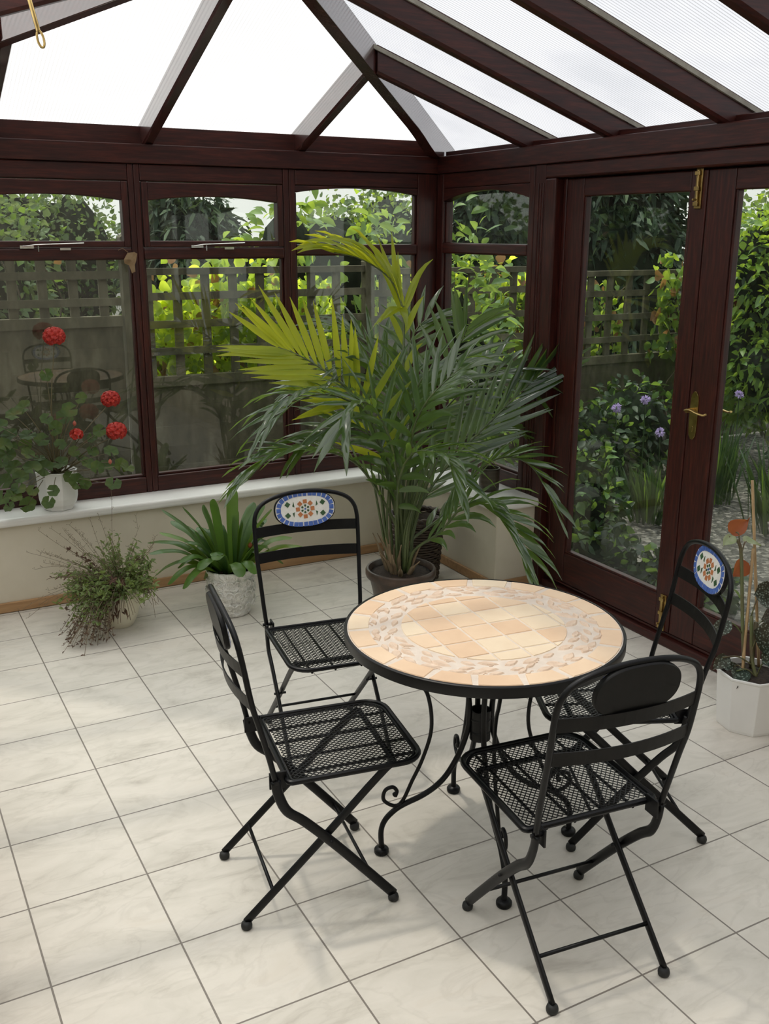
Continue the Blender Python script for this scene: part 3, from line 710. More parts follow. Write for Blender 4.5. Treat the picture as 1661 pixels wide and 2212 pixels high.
# ------------------------------------------------------------------ indoor plants
FRONDS = [
  ('spear', [(1.841, -0.215, 1.366), (1.844, -0.189, 1.454), (1.796, -0.143, 1.586), (1.674, -0.085, 1.673), (1.55, -0.043, 1.705)]),
  ('leftfan', [(1.571, -0.379, 0.956), (1.494, -0.337, 1.066), (1.384, -0.266, 1.174), (1.271, -0.204, 1.249), (1.198, -0.155, 1.28)]),
  ('leftmid', [(1.523, -0.469, 0.964), (1.409, -0.435, 1.061), (1.288, -0.419, 1.089), (1.179, -0.405, 1.061), (1.088, -0.402, 0.99)]),
  ('leftlow', [(1.48, -0.529, 0.705), (1.366, -0.493, 0.809), (1.2, -0.451, 0.845), (1.049, -0.433, 0.829), (0.925, -0.431, 0.736)]),
  ('centlow', [(1.55, -0.691, 0.689), (1.58, -0.742, 0.836), (1.615, -0.843, 0.873), (1.66, -0.944, 0.857), (1.685, -1.039, 0.752)]),
  ('rightlow', [(1.741, -0.75, 0.457), (1.824, -0.813, 0.585), (1.891, -0.901, 0.609), (1.945, -1.011, 0.543), (1.977, -1.116, 0.415)]),
  ('rightarch', [(1.873, -0.576, 0.485), (2.042, -0.594, 0.678), (2.17, -0.641, 0.748), (2.277, -0.725, 0.703), (2.346, -0.851, 0.503)]),
  ('rightspike', [(1.853, -0.517, 0.636), (2.008, -0.518, 0.782), (2.167, -0.517, 0.906), (2.329, -0.517, 1.031), (2.432, -0.525, 1.106)]),
  ('centright', [(1.832, -0.394, 0.799), (1.915, -0.36, 0.97), (2.008, -0.353, 1.146), (2.075, -0.37, 1.28), (2.093, -0.401, 1.36)]),
  ('rightup', [(1.867, -0.357, 0.788), (2.027, -0.33, 0.957), (2.2, -0.335, 1.085), (2.341, -0.374, 1.128), (2.431, -0.433, 1.059)]),
  ('centsmall', [(1.634, -0.648, 0.779), (1.627, -0.687, 0.938), (1.664, -0.736, 1.069), (1.727, -0.786, 1.164), (1.787, -0.822, 1.226)]),
  ('leftup', [(1.818, -0.231, 0.911), (1.82, -0.129, 1.084), (1.759, -0.019, 1.25), (1.663, 0.078, 1.315), (1.547, 0.136, 1.303)]),
  ('centup', [(1.893, -0.13, 0.985), (1.953, -0.058, 1.162), (2.013, -0.023, 1.297), (2.085, -0.04, 1.367), (2.157, -0.083, 1.355)]),
  ('leftback', [(1.752, -0.183, 0.767), (1.722, -0.038, 0.912), (1.668, 0.066, 0.997), (1.577, 0.153, 1.039), (1.477, 0.222, 1.013)]),
  ('rightback', [(1.937, -0.334, 0.61), (2.119, -0.304, 0.754), (2.275, -0.321, 0.815), (2.413, -0.373, 0.812), (2.501, -0.421, 0.739)]),
  ('midfront', [(1.527, -0.688, 0.841), (1.456, -0.687, 1.016), (1.382, -0.696, 1.085), (1.309, -0.708, 1.072), (1.252, -0.731, 0.98)]),
  ('midleft2', [(1.597, -0.517, 0.756), (1.527, -0.461, 0.885), (1.448, -0.427, 0.931), (1.323, -0.389, 0.913), (1.211, -0.374, 0.845)]),
  ('midr2', [(1.706, -0.589, 0.715), (1.76, -0.622, 0.849), (1.826, -0.676, 0.94), (1.879, -0.75, 0.948), (1.902, -0.833, 0.874)]),
  ('midup2', [(1.706, -0.408, 0.837), (1.707, -0.36, 0.987), (1.675, -0.324, 1.118), (1.596, -0.283, 1.185), (1.506, -0.264, 1.166)]),
  ('cent3', [(1.733, -0.452, 0.819), (1.75, -0.464, 0.955), (1.766, -0.477, 1.088), (1.814, -0.521, 1.178), (1.859, -0.592, 1.184)]),
  ('right3', [(1.822, -0.569, 0.606), (1.99, -0.589, 0.752), (2.136, -0.604, 0.877), (2.272, -0.638, 0.962), (2.373, -0.686, 0.984)]),
]
CLIVIA = [ (0.641, -0.025, 0.532), (0.715, -0.117, 0.557), (0.835, -0.056, 0.538), (0.854, -0.159, 0.588), (0.923, -0.215, 0.651), (0.987, -0.16, 0.463), (1.116, 0.013, 0.497), (1.141, -0.05, 0.509), (0.611, 0.16, 0.319), (0.559, -0.051, 0.333), (0.6, 0.022, 0.192), (0.621, -0.031, 0.422), (0.613, -0.146, 0.198), (0.666, -0.209, 0.187), (1.098, -0.312, 0.441), (1.33, -0.172, 0.272), (1.249, -0.149, 0.34), (0.814, 0.058, 0.286), (0.93, 0.032, 0.409), (0.781, -0.142, 0.464), (0.949, -0.161, 0.526), (1.122, -0.136, 0.45), (0.723, 0.12, 0.426), (0.809, 0.106, 0.358), (1.057, -0.039, 0.289), (0.661, -0.175, 0.308), (1.066, -0.171, 0.278), (0.876, -0.038, 0.28), (0.802, -0.104, 0.181), (1.087, -0.29, 0.54) ]
BEG= {'cane1': [(2.225, -2.139, 0.192), (2.306, -2.067, 0.478), (2.356, -2.015, 0.649)], 'cane2': [(2.341, -2.127, 0.132), (2.393, -2.028, 0.525), (2.418, -1.923, 0.889)], 'stem1': [(2.236, -2.126, 0.175), (2.268, -2.079, 0.377), (2.297, -2.013, 0.63), (2.293, -1.991, 0.688)], 'stem2': [(2.25, -2.166, 0.151), (2.268, -2.138, 0.268), (2.287, -2.099, 0.418)], 'leaves': [(2.291, -1.982, 0.714), (2.243, -1.994, 0.706), (2.336, -1.996, 0.674), (2.315, -1.998, 0.595), (2.18, -2.06, 0.397), (2.314, -2.103, 0.489), (2.28, -2.151, 0.355), (2.17, -2.085, 0.267), (2.195, -2.135, 0.226), (2.257, -2.069, 0.204), (2.282, -2.193, 0.268), (2.381, -2.081, 0.375), (2.3, -2.122, 0.188)]}
GER_HEADS= [(0.297, 0.44, 1.318), (0.522, 0.349, 1.013), (0.52, 0.268, 0.869), (0.344, 0.336, 0.857)]
GER_LEAVES= [(0.072, 0.36, 0.973), (0.118, 0.376, 0.999), (0.201, 0.27, 0.955), (0.317, 0.313, 0.982), (0.389, 0.384, 1.022), (0.106, 0.282, 0.796), (0.044, 0.372, 0.874), (0.162, 0.325, 0.759), (0.255, 0.281, 0.826), (0.324, 0.323, 0.777), (0.416, 0.322, 0.837), (0.437, 0.252, 0.881), (0.454, 0.118, 0.804), (0.055, 0.416, 0.707), (0.012, 0.314, 0.843), (0.071, 0.334, 0.677), (0.176, 0.304, 0.717), (0.11, 0.279, 0.617), (0.29, 0.309, 0.658), (0.368, 0.239, 0.732), (0.382, 0.107, 0.736), (0.472, 0.318, 0.693), (0.522, 0.225, 0.707), (0.545, 0.203, 0.698), (0.196, 0.233, 0.617), (0.164, 0.194, 0.574), (0.023, 0.259, 0.61), (0.01, 0.444, 0.637), (0.091, 0.341, 0.536), (0.004, 0.315, 0.542), (0.144, 0.328, 0.556), (0.359, 0.289, 0.619), (0.441, 0.062, 0.661), (-0.005, 0.324, 0.755), (0.028, 0.4, 0.781), (0.247, 0.319, 0.898), (0.317, 0.446, 0.927), (0.239, 0.392, 1.143), (0.117, 0.304, 0.879), (0.359, 0.35, 0.734), (0.253, 0.314, 0.729), (0.115, 0.393, 0.818), (-0.016, 0.372, 0.576), (0.31, 0.251, 0.645), (0.407, 0.301, 0.773), (0.184, 0.353, 0.842), (0.003, 0.334, 0.928), (0.046, 0.352, 0.822), (0.118, 0.271, 0.73), (0.049, 0.283, 0.635)]
M['palm'] = leafmat('palm_leaf', (.048,.090,.040), (.026,.054,.025), (.30,.48,.06), .34, 6., .18, 1.)
M['palm_sunlit'] = leafmat('sunlit_palm_leaf', (.27,.34,.035), (.15,.22,.03), (.85,.86,.05), .58, 6., .3)  # palm leaf again, yellowed and brightened to carry the sunlight
M['petiole'] = plain('palm_stem', (.11,.14,.045), (.055,.08,.03), 8, .4, stretch=(3,3,.5))
M['sheath'] = plain('dry_palm_sheath', (.30,.22,.13), (.13,.09,.05), 14, .8, stretch=(4,4,.6))
rp_ = random.Random(21)
def dirs(path):
    return [(path[min(i+1,len(path)-1)] - path[max(i-1,0)]).normalized() for i in range(len(path))]

# kentia style palm in a brown clay pot
PALM = empty('potted_palm', (1.63,-.58,0)); tag(PALM, 'large arching palm in a brown clay pot in the window corner', 'potted palm')
pi_ = V(PALM.location)
o = MB(); o.lathe([(.0,.0),(.108,.0),(.112,.01),(.138,.15),(.150,.20),(.152,.208),(.166,.212),(.170,.222),(.170,.244),(.165,.252),(.156,.252),(.150,.240),(.146,.225)], n=48)
auto_smooth(o.build('pot', M['terracotta_brown'], PALM))
o = MB(); o.lathe([(.147,.226),(.12,.229),(.06,.237),(.0,.24)], n=32); o.build('soil', M['soil'], PALM, smooth=True)
CAMD = V((-.46,-.85,.27))
STY = { # side reference, start angle, end angle, droop, length, leaflets, material
 'spear':(V((0,-.2,1)),.38,.12,1.0,.27,17,'palm_sunlit'), 'leftfan':(CAMD,1.05,.30,.04,.33,17,'palm_sunlit'),
 'leftmid':(V((0,0,1)),1.0,.35,1.15,.31,16,'palm'), 'leftlow':(V((0,0,1)),.85,.25,.95,.24,20,'palm'),
 'centlow':(V((.1,-.3,1)),1.0,.4,1.1,.24,18,'palm'), 'rightlow':(V((0,-.3,1)),.8,.3,1.1,.28,20,'palm'), 'rightback':(V((-.2,-.3,1)),.8,.3,.4,.17,14,'palm'),
 'rightarch':(V((0,0,1)),.5,.2,.5,.21,18,'palm'), 'rightspike':(CAMD,.55,.22,.05,.36,18,'palm'),
 'centright':(V((-.3,-.7,.8)),1.15,.45,.55,.27,16,'palm'), 'rightup':(V((-.1,-.5,1)),1.0,.35,.55,.30,17,'palm'),
 'centsmall':(V((0,-.4,1)),1.0,.4,.75,.24,14,'palm'), 'leftup':(V((0,-.2,1)),.95,.35,.85,.28,16,'palm'),
 'centup':(V((0,-.3,1)),1.05,.4,.7,.22,14,'palm')}
for name, pts in FRONDS:
    if name in ('right3', 'midr2'): continue
    ref, a0, a1, droop, L, nl, mt = STY.get(name, (V((rp_.uniform(-.3,.3),rp_.uniform(-.5,0),1)), 1.0, .35, .8, .26, 15, 'palm'))
    w = rp_.uniform(0, 2*PI); r = rp_.uniform(.0,.055)
    p0 = V((1.63+r*math.cos(w), -.58+r*math.sin(w), .235)); P = [V(p) for p in pts]
    # stems stand up in a sheaf before they spread
    m1 = p0.lerp(P[0], .30) + V((0,0,.05)); m1.x = p0.x + (P[0].x-p0.x)*.2; m1.y = p0.y + (P[0].y-p0.y)*.2
    path = catmull([p0, m1] + P, 9); n0 = 9*2; path = [p - pi_ for p in path]
    st = MB(); k = len(path); st.tube(path, [.0085*(1-.72*i/(k-1)) for i in range(k)], 7)
    fr = st.build('frond', M['petiole'], PALM, smooth=True)
    if mt == 'palm': nl = int(nl*.80)
    lf = MB(); D = dirs(path)
    for sgn in (-1,1):
        for q in range(nl):
            t = (q + .5*(sgn>0)*.6)/nl; ix = n0-4 + t*(k-1-n0+4); i = min(int(ix), k-2); fc = ix-i
            b = path[i].lerp(path[i+1], fc); T = D[i]
            sd = T.cross(ref).normalized()*sgn; up = sd.cross(T)*sgn
            al = a0 + (a1-a0)*t + rp_.uniform(-.07,.07)
            d = (T*math.cos(al) + sd*math.sin(al) + (up if up.z > 0 else -up)*rp_.uniform(.05,.28)).normalized()
            ll = L*(.62+.5*math.sin(PI*(.12+.70*t)))*rp_.uniform(.9,1.08); dr = droop*rp_.uniform(.75,1.25)
            m = 7; lp = []; c = b.copy(); dd = d.copy(); seg = ll/(m-1)
            for j in range(m):
                lp.append(c.copy()); c = c + dd*seg; dd = (dd + V((0,0,-1))*dr*.32*(j+1)/m).normalized()
            wk = 1.2 if mt == 'palm_sunlit' else 1.28
            wd = [x*wk for x in (.0030,.0105,.0135,.0130,.0105,.0065,.0006)]
            lf.blade(lp, wd, T, .30)
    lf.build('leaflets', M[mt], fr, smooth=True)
o = MB()                                             # bare stalks and old leaf bases in the pot
for q in range(26):
    w = rp_.uniform(0,2*PI); r = rp_.uniform(.01,.07); b = V((r*math.cos(w), r*math.sin(w), .225)); h = rp_.uniform(.07,.22)
    o.tube(catmull([b, b+V((r*.5*math.cos(w),r*.5*math.sin(w),h*.5)), b+V((r*1.2*math.cos(w)+rp_.uniform(-.02,.02),r*1.2*math.sin(w),h))],4), [rp_.uniform(.008,.012)]*5+[.006,.004,.003,.002], 6)
o.build('leaf_base', M['sheath'], PALM, smooth=True)
o = MB()
for q in range(17):
    w = rp_.uniform(0,2*PI); r = rp_.uniform(.0,.06); b = V((r*math.cos(w), r*math.sin(w), .23)); h = rp_.uniform(.4,.62); s = rp_.uniform(.6,2.6)
    o.tube(catmull([b, b+V((r*s*.5*math.cos(w),r*s*.5*math.sin(w),h*.5)), b+V((r*s*1.5*math.cos(w)+.05,r*s*1.2*math.sin(w),h))],5), [.0075-.0004*i for i in range(11)], 6)
o.build('stalk', M['petiole'], PALM, smooth=True)

# wicker basket behind the palm
B = empty('wicker_basket', (1.985,-.125,0)); tag(B, 'dark round wicker basket standing behind the palm pot', 'basket')
o = MB(); NS = 28
for z in range(24):
    zz = .012 + z*.0142; rad = .112 + .028*zz/.35; pts = []
    for i in range(NS*3):
        w = 2*PI*i/(NS*3); pts.append(((rad+.0045*math.sin(w*NS/2 + z*PI))*math.cos(w), (rad+.0045*math.sin(w*NS/2 + z*PI))*math.sin(w), zz))
    o.tube(pts, .0072, 5, closed=True, ref=(0,0,1))
o.lathe([(.0,.004),(.108,.004),(.134,.33),(.128,.33),(.10,.02),(.0,.02)], n=40)
o.build('weave', M['wicker'], B, smooth=True)
o = MB()
for k in (0,1):
    o.tube([((.141+.006*math.sin(12*w+k*PI))*math.cos(w),(.141+.006*math.sin(12*w+k*PI))*math.sin(w),.352+.006*math.cos(12*w+k*PI)) for w in [2*PI*i/96 for i in range(96)]], .009, 6, closed=True, ref=(0,0,1))
o.build('braided_rim', M['wicker'], B, smooth=True)

# clivia in an embossed white pot
M['strap'] = leafmat('strap_leaf', (.075,.155,.035), (.035,.085,.022), (.25,.42,.04), .28, 5., .33)
M['strap_bright'] = leafmat('bright_strap_leaf', (.19,.32,.05), (.11,.22,.04), (.4,.55,.05), .35, 5., .35)
def emboss_mat():
    t = NT('embossed_white_ceramic'); p = t.n('ShaderNodeBsdfPrincipled'); p.inputs['Roughness'].default_value = .5
    tc = t.n('ShaderNodeTexCoord'); vo = t.n('ShaderNodeTexVoronoi'); vo.inputs['Scale'].default_value = 30.; t.l(tc.outputs['Object'], vo.inputs['Vector'])
    nz = t.noise(55., 4.); ad = t.n('ShaderNodeMath', operation='ADD'); t.l(vo.outputs['Distance'], ad.inputs[0]); t.l(nz, ad.inputs[1])
    t.l(t.ramp(ad.outputs[0], [(.35,(.52,.50,.46)),(.8,(.84,.82,.77))]), p.inputs['Base Color'])
    t.l(t.bump(ad.outputs[0], 1., .02), p.inputs['Normal']); t.surf(p.outputs['BSDF']); return t.mat
M['emboss'] = emboss_mat()
CL = empty('strap_leaved_plant', (.925,-.14,0)); tag(CL, 'strap leaved green plant in a white embossed pot on the floor', 'potted plant'); ci = V(CL.location)
o = MB()
def wob(w, z): return 1 + .022*math.sin(8*w)*math.sin(PI*z/.23) + .014*math.sin(19*w+40*z)
o.lathe([(.0,.0),(.082,.0),(.090,.004),(.094,.02),(.090,.028),(.100,.05),(.109,.09),(.114,.13),(.114,.17),(.110,.20),(.114,.215),(.117,.226),(.115,.232),(.108,.232),(.102,.215),(.100,.19)], n=72, wob=wob)
# scrolled leaves in relief
for q in range(16):
    w = 2*PI*q/16
    for zz, sc in ((.06,.8),(.12,1.),(.175,.85)):
        pts = []
        for i in range(14):
            a = i*.55; rr2 = .024*sc*(1-i/15); u, h = rr2*math.cos(a)*(1 if q%2 else -1), rr2*math.sin(a)
            R = .106 + .012*math.sin(PI*(zz+h)/.23) + .003; pts.append(((R)*math.cos(w+u/.11), R*math.sin(w+u/.11), zz+h))
        o.tube(pts, [.0042-.00015*i for i in range(14)], 5)
o.build('pot', M['emboss'], CL, smooth=True)
o = MB(); o.lathe([(.101,.195),(.06,.203),(.0,.205)], n=28)
for q in range(40):
    w = rp_.uniform(0,2*PI); r = rp_.uniform(.02,.09); o.tube([(r*math.cos(w),r*math.sin(w),.195),(r*math.cos(w)+rp_.uniform(-.03,.03),r*math.sin(w)+rp_.uniform(-.03,.03),.215+rp_.uniform(0,.02))],.006,5)
o.build('soil', M['soil'], CL)
for q in range(18):                                   # shorter leaves filling the rosette
    w = 2*PI*q/18 + rp_.uniform(-.15,.15); R = rp_.uniform(.18,.27); CLIVIA.append((ci.x+R*math.cos(w), min(.30, ci.y+R*math.sin(w)), rp_.uniform(.22,.40)))
for q, tip in enumerate(CLIVIA):
    T = V(tip) - ci; w = math.atan2(T.y, T.x) + rp_.uniform(-.2,.2); b = V((.025*math.cos(w), .025*math.sin(w), .195))
    dz = T.z - b.z; mid = b.lerp(T, .5) + V((0,0,.05 + .11*max(0,.25-dz))); m2 = b.lerp(T,.8) + V((0,0,.03+.10*max(0,.25-dz)))
    path = catmull([b, mid, m2, T], 5); n = len(path); wm = rp_.uniform(.027,.034)
    ws = [wm*(.55+.45*min(1,i/5))*(1 if i < n-6 else math.sqrt(max(0,1-((i-(n-6))/5.2)**2))) for i in range(n)]
    o = MB(); o.blade(path, ws, V((-math.sin(w), math.cos(w), 0)), .28)
    bright = q in (15,16,11,28)
    o.build('leaf', M['strap_bright' if bright else 'strap'], CL, smooth=True)
o = MB(); o.tube(catmull([(.01,-.01,.195),(.08,-.04,.30),(.14,-.05,.42)],5), [.007]*11, 6)
for q in range(9): o.lathe([(.0,-.006),(.006,0),(.005,.008),(.0,.012)], c=(.14+rp_.uniform(-.02,.03),-.05+rp_.uniform(-.02,.02),.43+rp_.uniform(-.02,.02)), n=8)
o.build('flower_stem', M['strap'], CL, smooth=True)
o = MB(); o.lathe([(.0,-.014),(.010,-.006),(.012,.004),(.007,.014),(.0,.018)], c=(.085,-.06,.345), n=10); o.build('orange_bud', plain('orange_bud', (.55,.17,.06), (.4,.1,.04)), CL, smooth=True)

# trailing plant in a cream pot
M['small_leaf'] = leafmat('small_grey_green_leaf', (.19,.25,.075), (.09,.135,.045), (.34,.44,.10), .32, 12., .6)
M['dead_leaf'] = leafmat('withered_leaf', (.10,.05,.032), (.045,.022,.015), (.25,.12,.05), .2, 14., .8)
M['wiry'] = plain('wiry_stem', (.20,.15,.09), (.11,.08,.05), 20, .7)
TP = empty('trailing_plant', (.40,-.045,0)); tag(TP, 'straggly trailing plant spilling out of a cream round pot', 'potted plant')
o = MB(); o.lathe([(.0,.0),(.060,.0),(.066,.006),(.088,.05),(.101,.10),(.104,.14),(.100,.175),(.096,.192),(.090,.192),(.086,.17)], n=44); auto_smooth(o.build('pot', M['cream_pot'], TP))
o = MB(); o.lathe([(.09,.172),(.0,.182)], n=24); o.build('soil', M['soil'], TP)
def small_leaf(mb, p, d, L, W):
    d = d.normalized(); s = d.cross(V((rp_.uniform(-1,1),rp_.uniform(-1,1),1)))
    s = s.normalized() if s.length > 1e-3 else V((1,0,0))
    mb.blade([p, p+d*L*.35, p+d*L*.7+V((0,0,-L*.08)), p+d*L+V((0,0,-L*.2))], [W*.25,W,W*.8,W*.05], s, .3)
stems = MB(); leaves = MB(); dead = MB(); wis = MB()
for q in range(190):                                  # leafy shoots: a dome, heavier towards the left front
    w = rp_.uniform(0,2*PI); ln = rp_.uniform(.12,.26); el = rp_.uniform(.1,1.3)
    b = V((.05*math.cos(w), .05*math.sin(w), .18)); out = V((math.cos(w)*math.cos(el)-.22, math.sin(w)*math.cos(el)-.12, math.sin(el)))
    drp = rp_.uniform(.5,1.5); pts = []; c = b.copy(); d = out.normalized()
    for j in range(9): pts.append(c.copy()); c = c + d*ln/8; d = (d + V((0,0,-1))*drp*.16).normalized()
    for p in pts: p.y = min(p.y, .35); p.z = max(p.z, .012); p.x = min(p.x, .135)
    isd = rp_.random() < .12
    stems.tube(pts, .0014, 4)
    for j in range(2,9):
        if pts[j].y < -.02 and pts[j].x > -.055 and pts[j].z < .185: continue
        for z in range(3):
            small_leaf(dead if isd else leaves, pts[j], V((rp_.uniform(-1,1),rp_.uniform(-1,1),rp_.uniform(-.5,.9))), rp_.uniform(.017,.034), rp_.uniform(.0036,.0062))
for q in range(90):                                   # withered tuft hanging over the front of the pot
    p = V((rp_.gauss(-.035,.032), rp_.gauss(-.085,.02), rp_.uniform(.10,.27))); small_leaf(dead, p, V((rp_.uniform(-1,1),-.4,-1.2)), rp_.uniform(.02,.045), rp_.uniform(.004,.008))
for q in range(70):                                   # trailing mass down to the floor at the left
    b = V((rp_.uniform(-.10,.02), rp_.uniform(-.12,-.05), .20)); e = V((rp_.gauss(-.20,.06), rp_.gauss(-.17,.06), rp_.uniform(.008,.06)))
    pts = catmull([b, b.lerp(e,.45)+V((0,-.01,.06)), e], 5); stems.tube(pts, .0012, 4)
    for j in range(2,len(pts)):
        for z in range(2): small_leaf(leaves if j < 8 and rp_.random() < .8 else dead, pts[j]+V((0,0,.004)), V((rp_.uniform(-1,1),rp_.uniform(-1,1),rp_.uniform(0,.6))), rp_.uniform(.011,.022), rp_.uniform(.002,.0036))
for q in range(46):                                   # fine dry flower stalks
    w = rp_.uniform(0,2*PI); L = rp_.uniform(.25,.46); el = rp_.uniform(.35,1.25); lo = q % 3 == 0
    d = V((-abs(math.cos(w)) if q % 2 else math.cos(w)*.8, math.sin(w)*.45-.05, el if not lo else .25)).normalized(); b = V((0,0,.2)); c = b.copy(); pts = []
    for j in range(10): pts.append(c.copy()); c = c + d*L/9; d = (d + V((rp_.uniform(-.08,.08),rp_.uniform(-.08,.08),-.035 if not lo else -.10))).normalized()
    for p in pts: p.y = min(p.y, .36); p.z = max(p.z, .008); p.x = min(p.x, .14)
    wis.tube(pts, .00075, 4)
    for j in range(4,10):
        for z in range(2):
            p = pts[j]; e = p + V((rp_.uniform(-.014,.014),rp_.uniform(-.014,.014),rp_.uniform(0,.016))); wis.tube([p,e], .0006, 3); wis.lathe([(0,-.0018),(.0018,0),(0,.0018)], c=e, n=4)
stems.build('shoots', M['wiry'], TP); leaves.build('foliage', M['small_leaf'], TP); dead.build('withered_foliage', M['dead_leaf'], TP); wis.build('dry_stalks', M['wiry'], TP)

# geranium on the back sill
def ger_leafmat():
    t = NT('geranium_leaf'); p = t.n('ShaderNodeBsdfPrincipled'); p.inputs['Roughness'].default_value = .6; p.inputs['Specular IOR Level'].default_value = .3
    nz = t.noise(11., 3.)
    t.l(t.ramp(nz, [(.30,(.022,.040,.014)),(.5,(.045,.080,.024)),(.66,(.075,.10,.028)),(.8,(.13,.10,.035))]), p.inputs['Base Color'])
    tr = t.n('ShaderNodeBsdfTranslucent'); tr.inputs['Color'].default_value = (.22,.30,.05,1)
    mx = t.n('ShaderNodeMixShader'); mx.inputs[0].default_value = .25; t.l(p.outputs[0], mx.inputs[1]); t.l(tr.outputs[0], mx.inputs[2]); t.surf(mx.outputs[0]); return t.mat
M['ger_leaf'] = ger_leafmat()
M['petal'] = leafmat('red_petal', (.62,.05,.028), (.30,.010,.010), (.8,.09,.05), .2, 90., .5)
M['ger_stem'] = plain('geranium_stem', (.16,.13,.06), (.09,.07,.035), 14, .6)
GE = empty('red_geranium', (.252,.432,.475)); tag(GE, 'red flowering geranium in a white pot on the back sill', 'geranium'); gi = V(GE.location)
o = MB(); prof = [(.0,.0),(.070,.0),(.074,.004),(.076,.012),(.091,.03),(.098,.06),(.101,.13),(.103,.186),(.105,.19),(.105,.196),(.099,.196),(.096,.18),(.09,.16)]
o.lathe([(r*.97,z) for r,z in prof], n=8, ph=PI/8-.35); o.build('pot', M['white_plastic'], GE, bevel=.004)
o = MB(); o.lathe([(.088,.165),(.0,.172)], n=16); o.build('soil', M['soil'], GE)
def ger_leaf(mb, c, nrm, R):
    nrm = nrm.normalized(); a = nrm.orthogonal().normalized(); b = nrm.cross(a); ph = rp_.uniform(0,2*PI); n = 42; vs = [c - nrm*R*.12]
    for k, f in ((.5,.03),(1.,.0)):
        for i in range(n):
            w = 2*PI*i/n*.955 + .14; lobe = 1 + .055*math.cos(6*w+.4) + .022*math.cos(18*w); rr = R*k*(lobe if k == 1. else 1+.05*math.cos(6*w+.4))
            z = R*(f + (.055*math.sin(6*w)*k) + (.10 if k == 1 else 0))
            vs.append(c + a*(rr*math.cos(w+ph)) + b*(rr*math.sin(w+ph)) + nrm*z)
    fs = [(0,1+i,2+i) for i in range(n-1)] + [(1+i,1+n+i,2+n+i,2+i) for i in range(n-1)]
    mb.add(vs, fs)
lv = MB(); sm = MB(); hub = V((0,0,.17))
for q, c in enumerate(GER_LEAVES):
    c = V(c) - gi; c.x = max(c.x, -.32)
    c.z = max(c.z, .03 if c.y > -.09 else -.02)
    R = rp_.uniform(.027,.043); nr = V((rp_.uniform(-.5,.3), rp_.uniform(-1.1,-.3), rp_.uniform(.3,1.0)))
    if c.y + R > .055: c.y = .055 - R*.9
    rr2 = math.hypot(c.x, c.y)
    if c.z < .17 and rr2 < .16 and q not in (16,24): continue
    if c.z < .19 and rr2 < .125: c.x, c.y = -.06, -.125
    ger_leaf(lv, c, nr, R)
    if q % 2 == 0 or c.z > .3:
        st = V((c.x*.35, c.y*.4-.01, .18+max(0,c.z-.2)*.55)); e = c - V((0,0,R*.1))
        sm.tube(catmull([hub+V((rp_.uniform(-.03,.03),rp_.uniform(-.03,.03),0)), st, e], 5), [.003]*5+[.0018]*6, 5)
lv.build('foliage', M['ger_leaf'], GE, smooth=True)
for q, c in enumerate(GER_HEADS):
    c = V(c) - gi; c.y = min(c.y, .0); R = (.046,.040,.044,.024)[q]
    st = catmull([hub + V((c.x*.1,c.y*.1,0)), hub.lerp(c,.5) + V((-.02,-.01,.0)), c - V((0,0,R*.4))], 6)
    o = MB(); o.tube(st, [.0034-.0001*i for i in range(len(st))], 6); fs_ = o.build('flower_stem', M['ger_stem'], GE, smooth=True)
    o = MB(); nf = 34 if R > .025 else 10
    for k in range(nf):
        zc = 1-2*(k+.5)/nf*.86; w = k*2.4; d = V((math.sqrt(max(0,1-zc*zc))*math.cos(w), math.sqrt(max(0,1-zc*zc))*math.sin(w), zc)); fc = c + V((d.x*R, d.y*R, d.z*R*.82))
        a = d.orthogonal().normalized(); b = d.cross(a)
        for j in range(5):
            ww = 2*PI*j/5 + k; pd = (a*math.cos(ww) + b*math.sin(ww)); o.blade([fc-d*.004, fc+pd*.007+d*.002, fc+pd*.014+d*.006, fc+pd*.0185+d*.004], [.002,.0075,.0085,.0025], d.cross(pd), .25)
    o.build('flower_head', M['petal'], fs_, smooth=True)
for (x,y,z) in ((.02,-.01,.40),(-.03,-.05,.34),(.06,-.06,.30),(-.10,-.06,.30),(.13,-.10,.26)):
    sm.tube(catmull([hub, V((x*.5,y*.5,.17+(z-.17)*.5)), V((x,y,z))],4), .004, 6)
sm.build('stems', M['ger_stem'], GE, smooth=True)
for c in ((.10,-.03,.42),(.235,-.13,.235)):
    o = MB(); o.tube([hub, V(c)*.6+V((0,0,.09)), c], .002, 5); bs = o.build('bud_stem', M['ger_stem'], GE)
    o = MB(); o.lathe([(.0,-.012),(.008,-.003),(.009,.006),(.0,.018)], c=c, n=10); o.build('bud', plain('pink_bud', (.62,.20,.13), (.5,.12,.08)), bs, smooth=True)

# small pot on the right sill
SP = empty('small_pot', (2.345,-.262,.475)); tag(SP, 'small brown banded clay pot on the right sill end', 'pot')
t = NT('banded_brown_glaze'); p = t.n('ShaderNodeBsdfPrincipled'); nz = t.noise(9., 4., .5, (.4,.4,6)); t.l(t.ramp(nz, [(.3,(.03,.024,.018)),(.55,(.075,.058,.042)),(.75,(.12,.10,.075))]), p.inputs['Base Color']); p.inputs['Roughness'].default_value = .35; t.surf(p.outputs[0]); M['banded'] = t.mat
o = MB(); o.lathe([(.0,.0),(.050,.0),(.053,.004),(.055,.02),(.054,.07),(.056,.11),(.058,.118),(.057,.124),(.051,.124),(.049,.11),(.048,.03),(.0,.025)], n=40); auto_smooth(o.build('pot', M['banded'], SP))

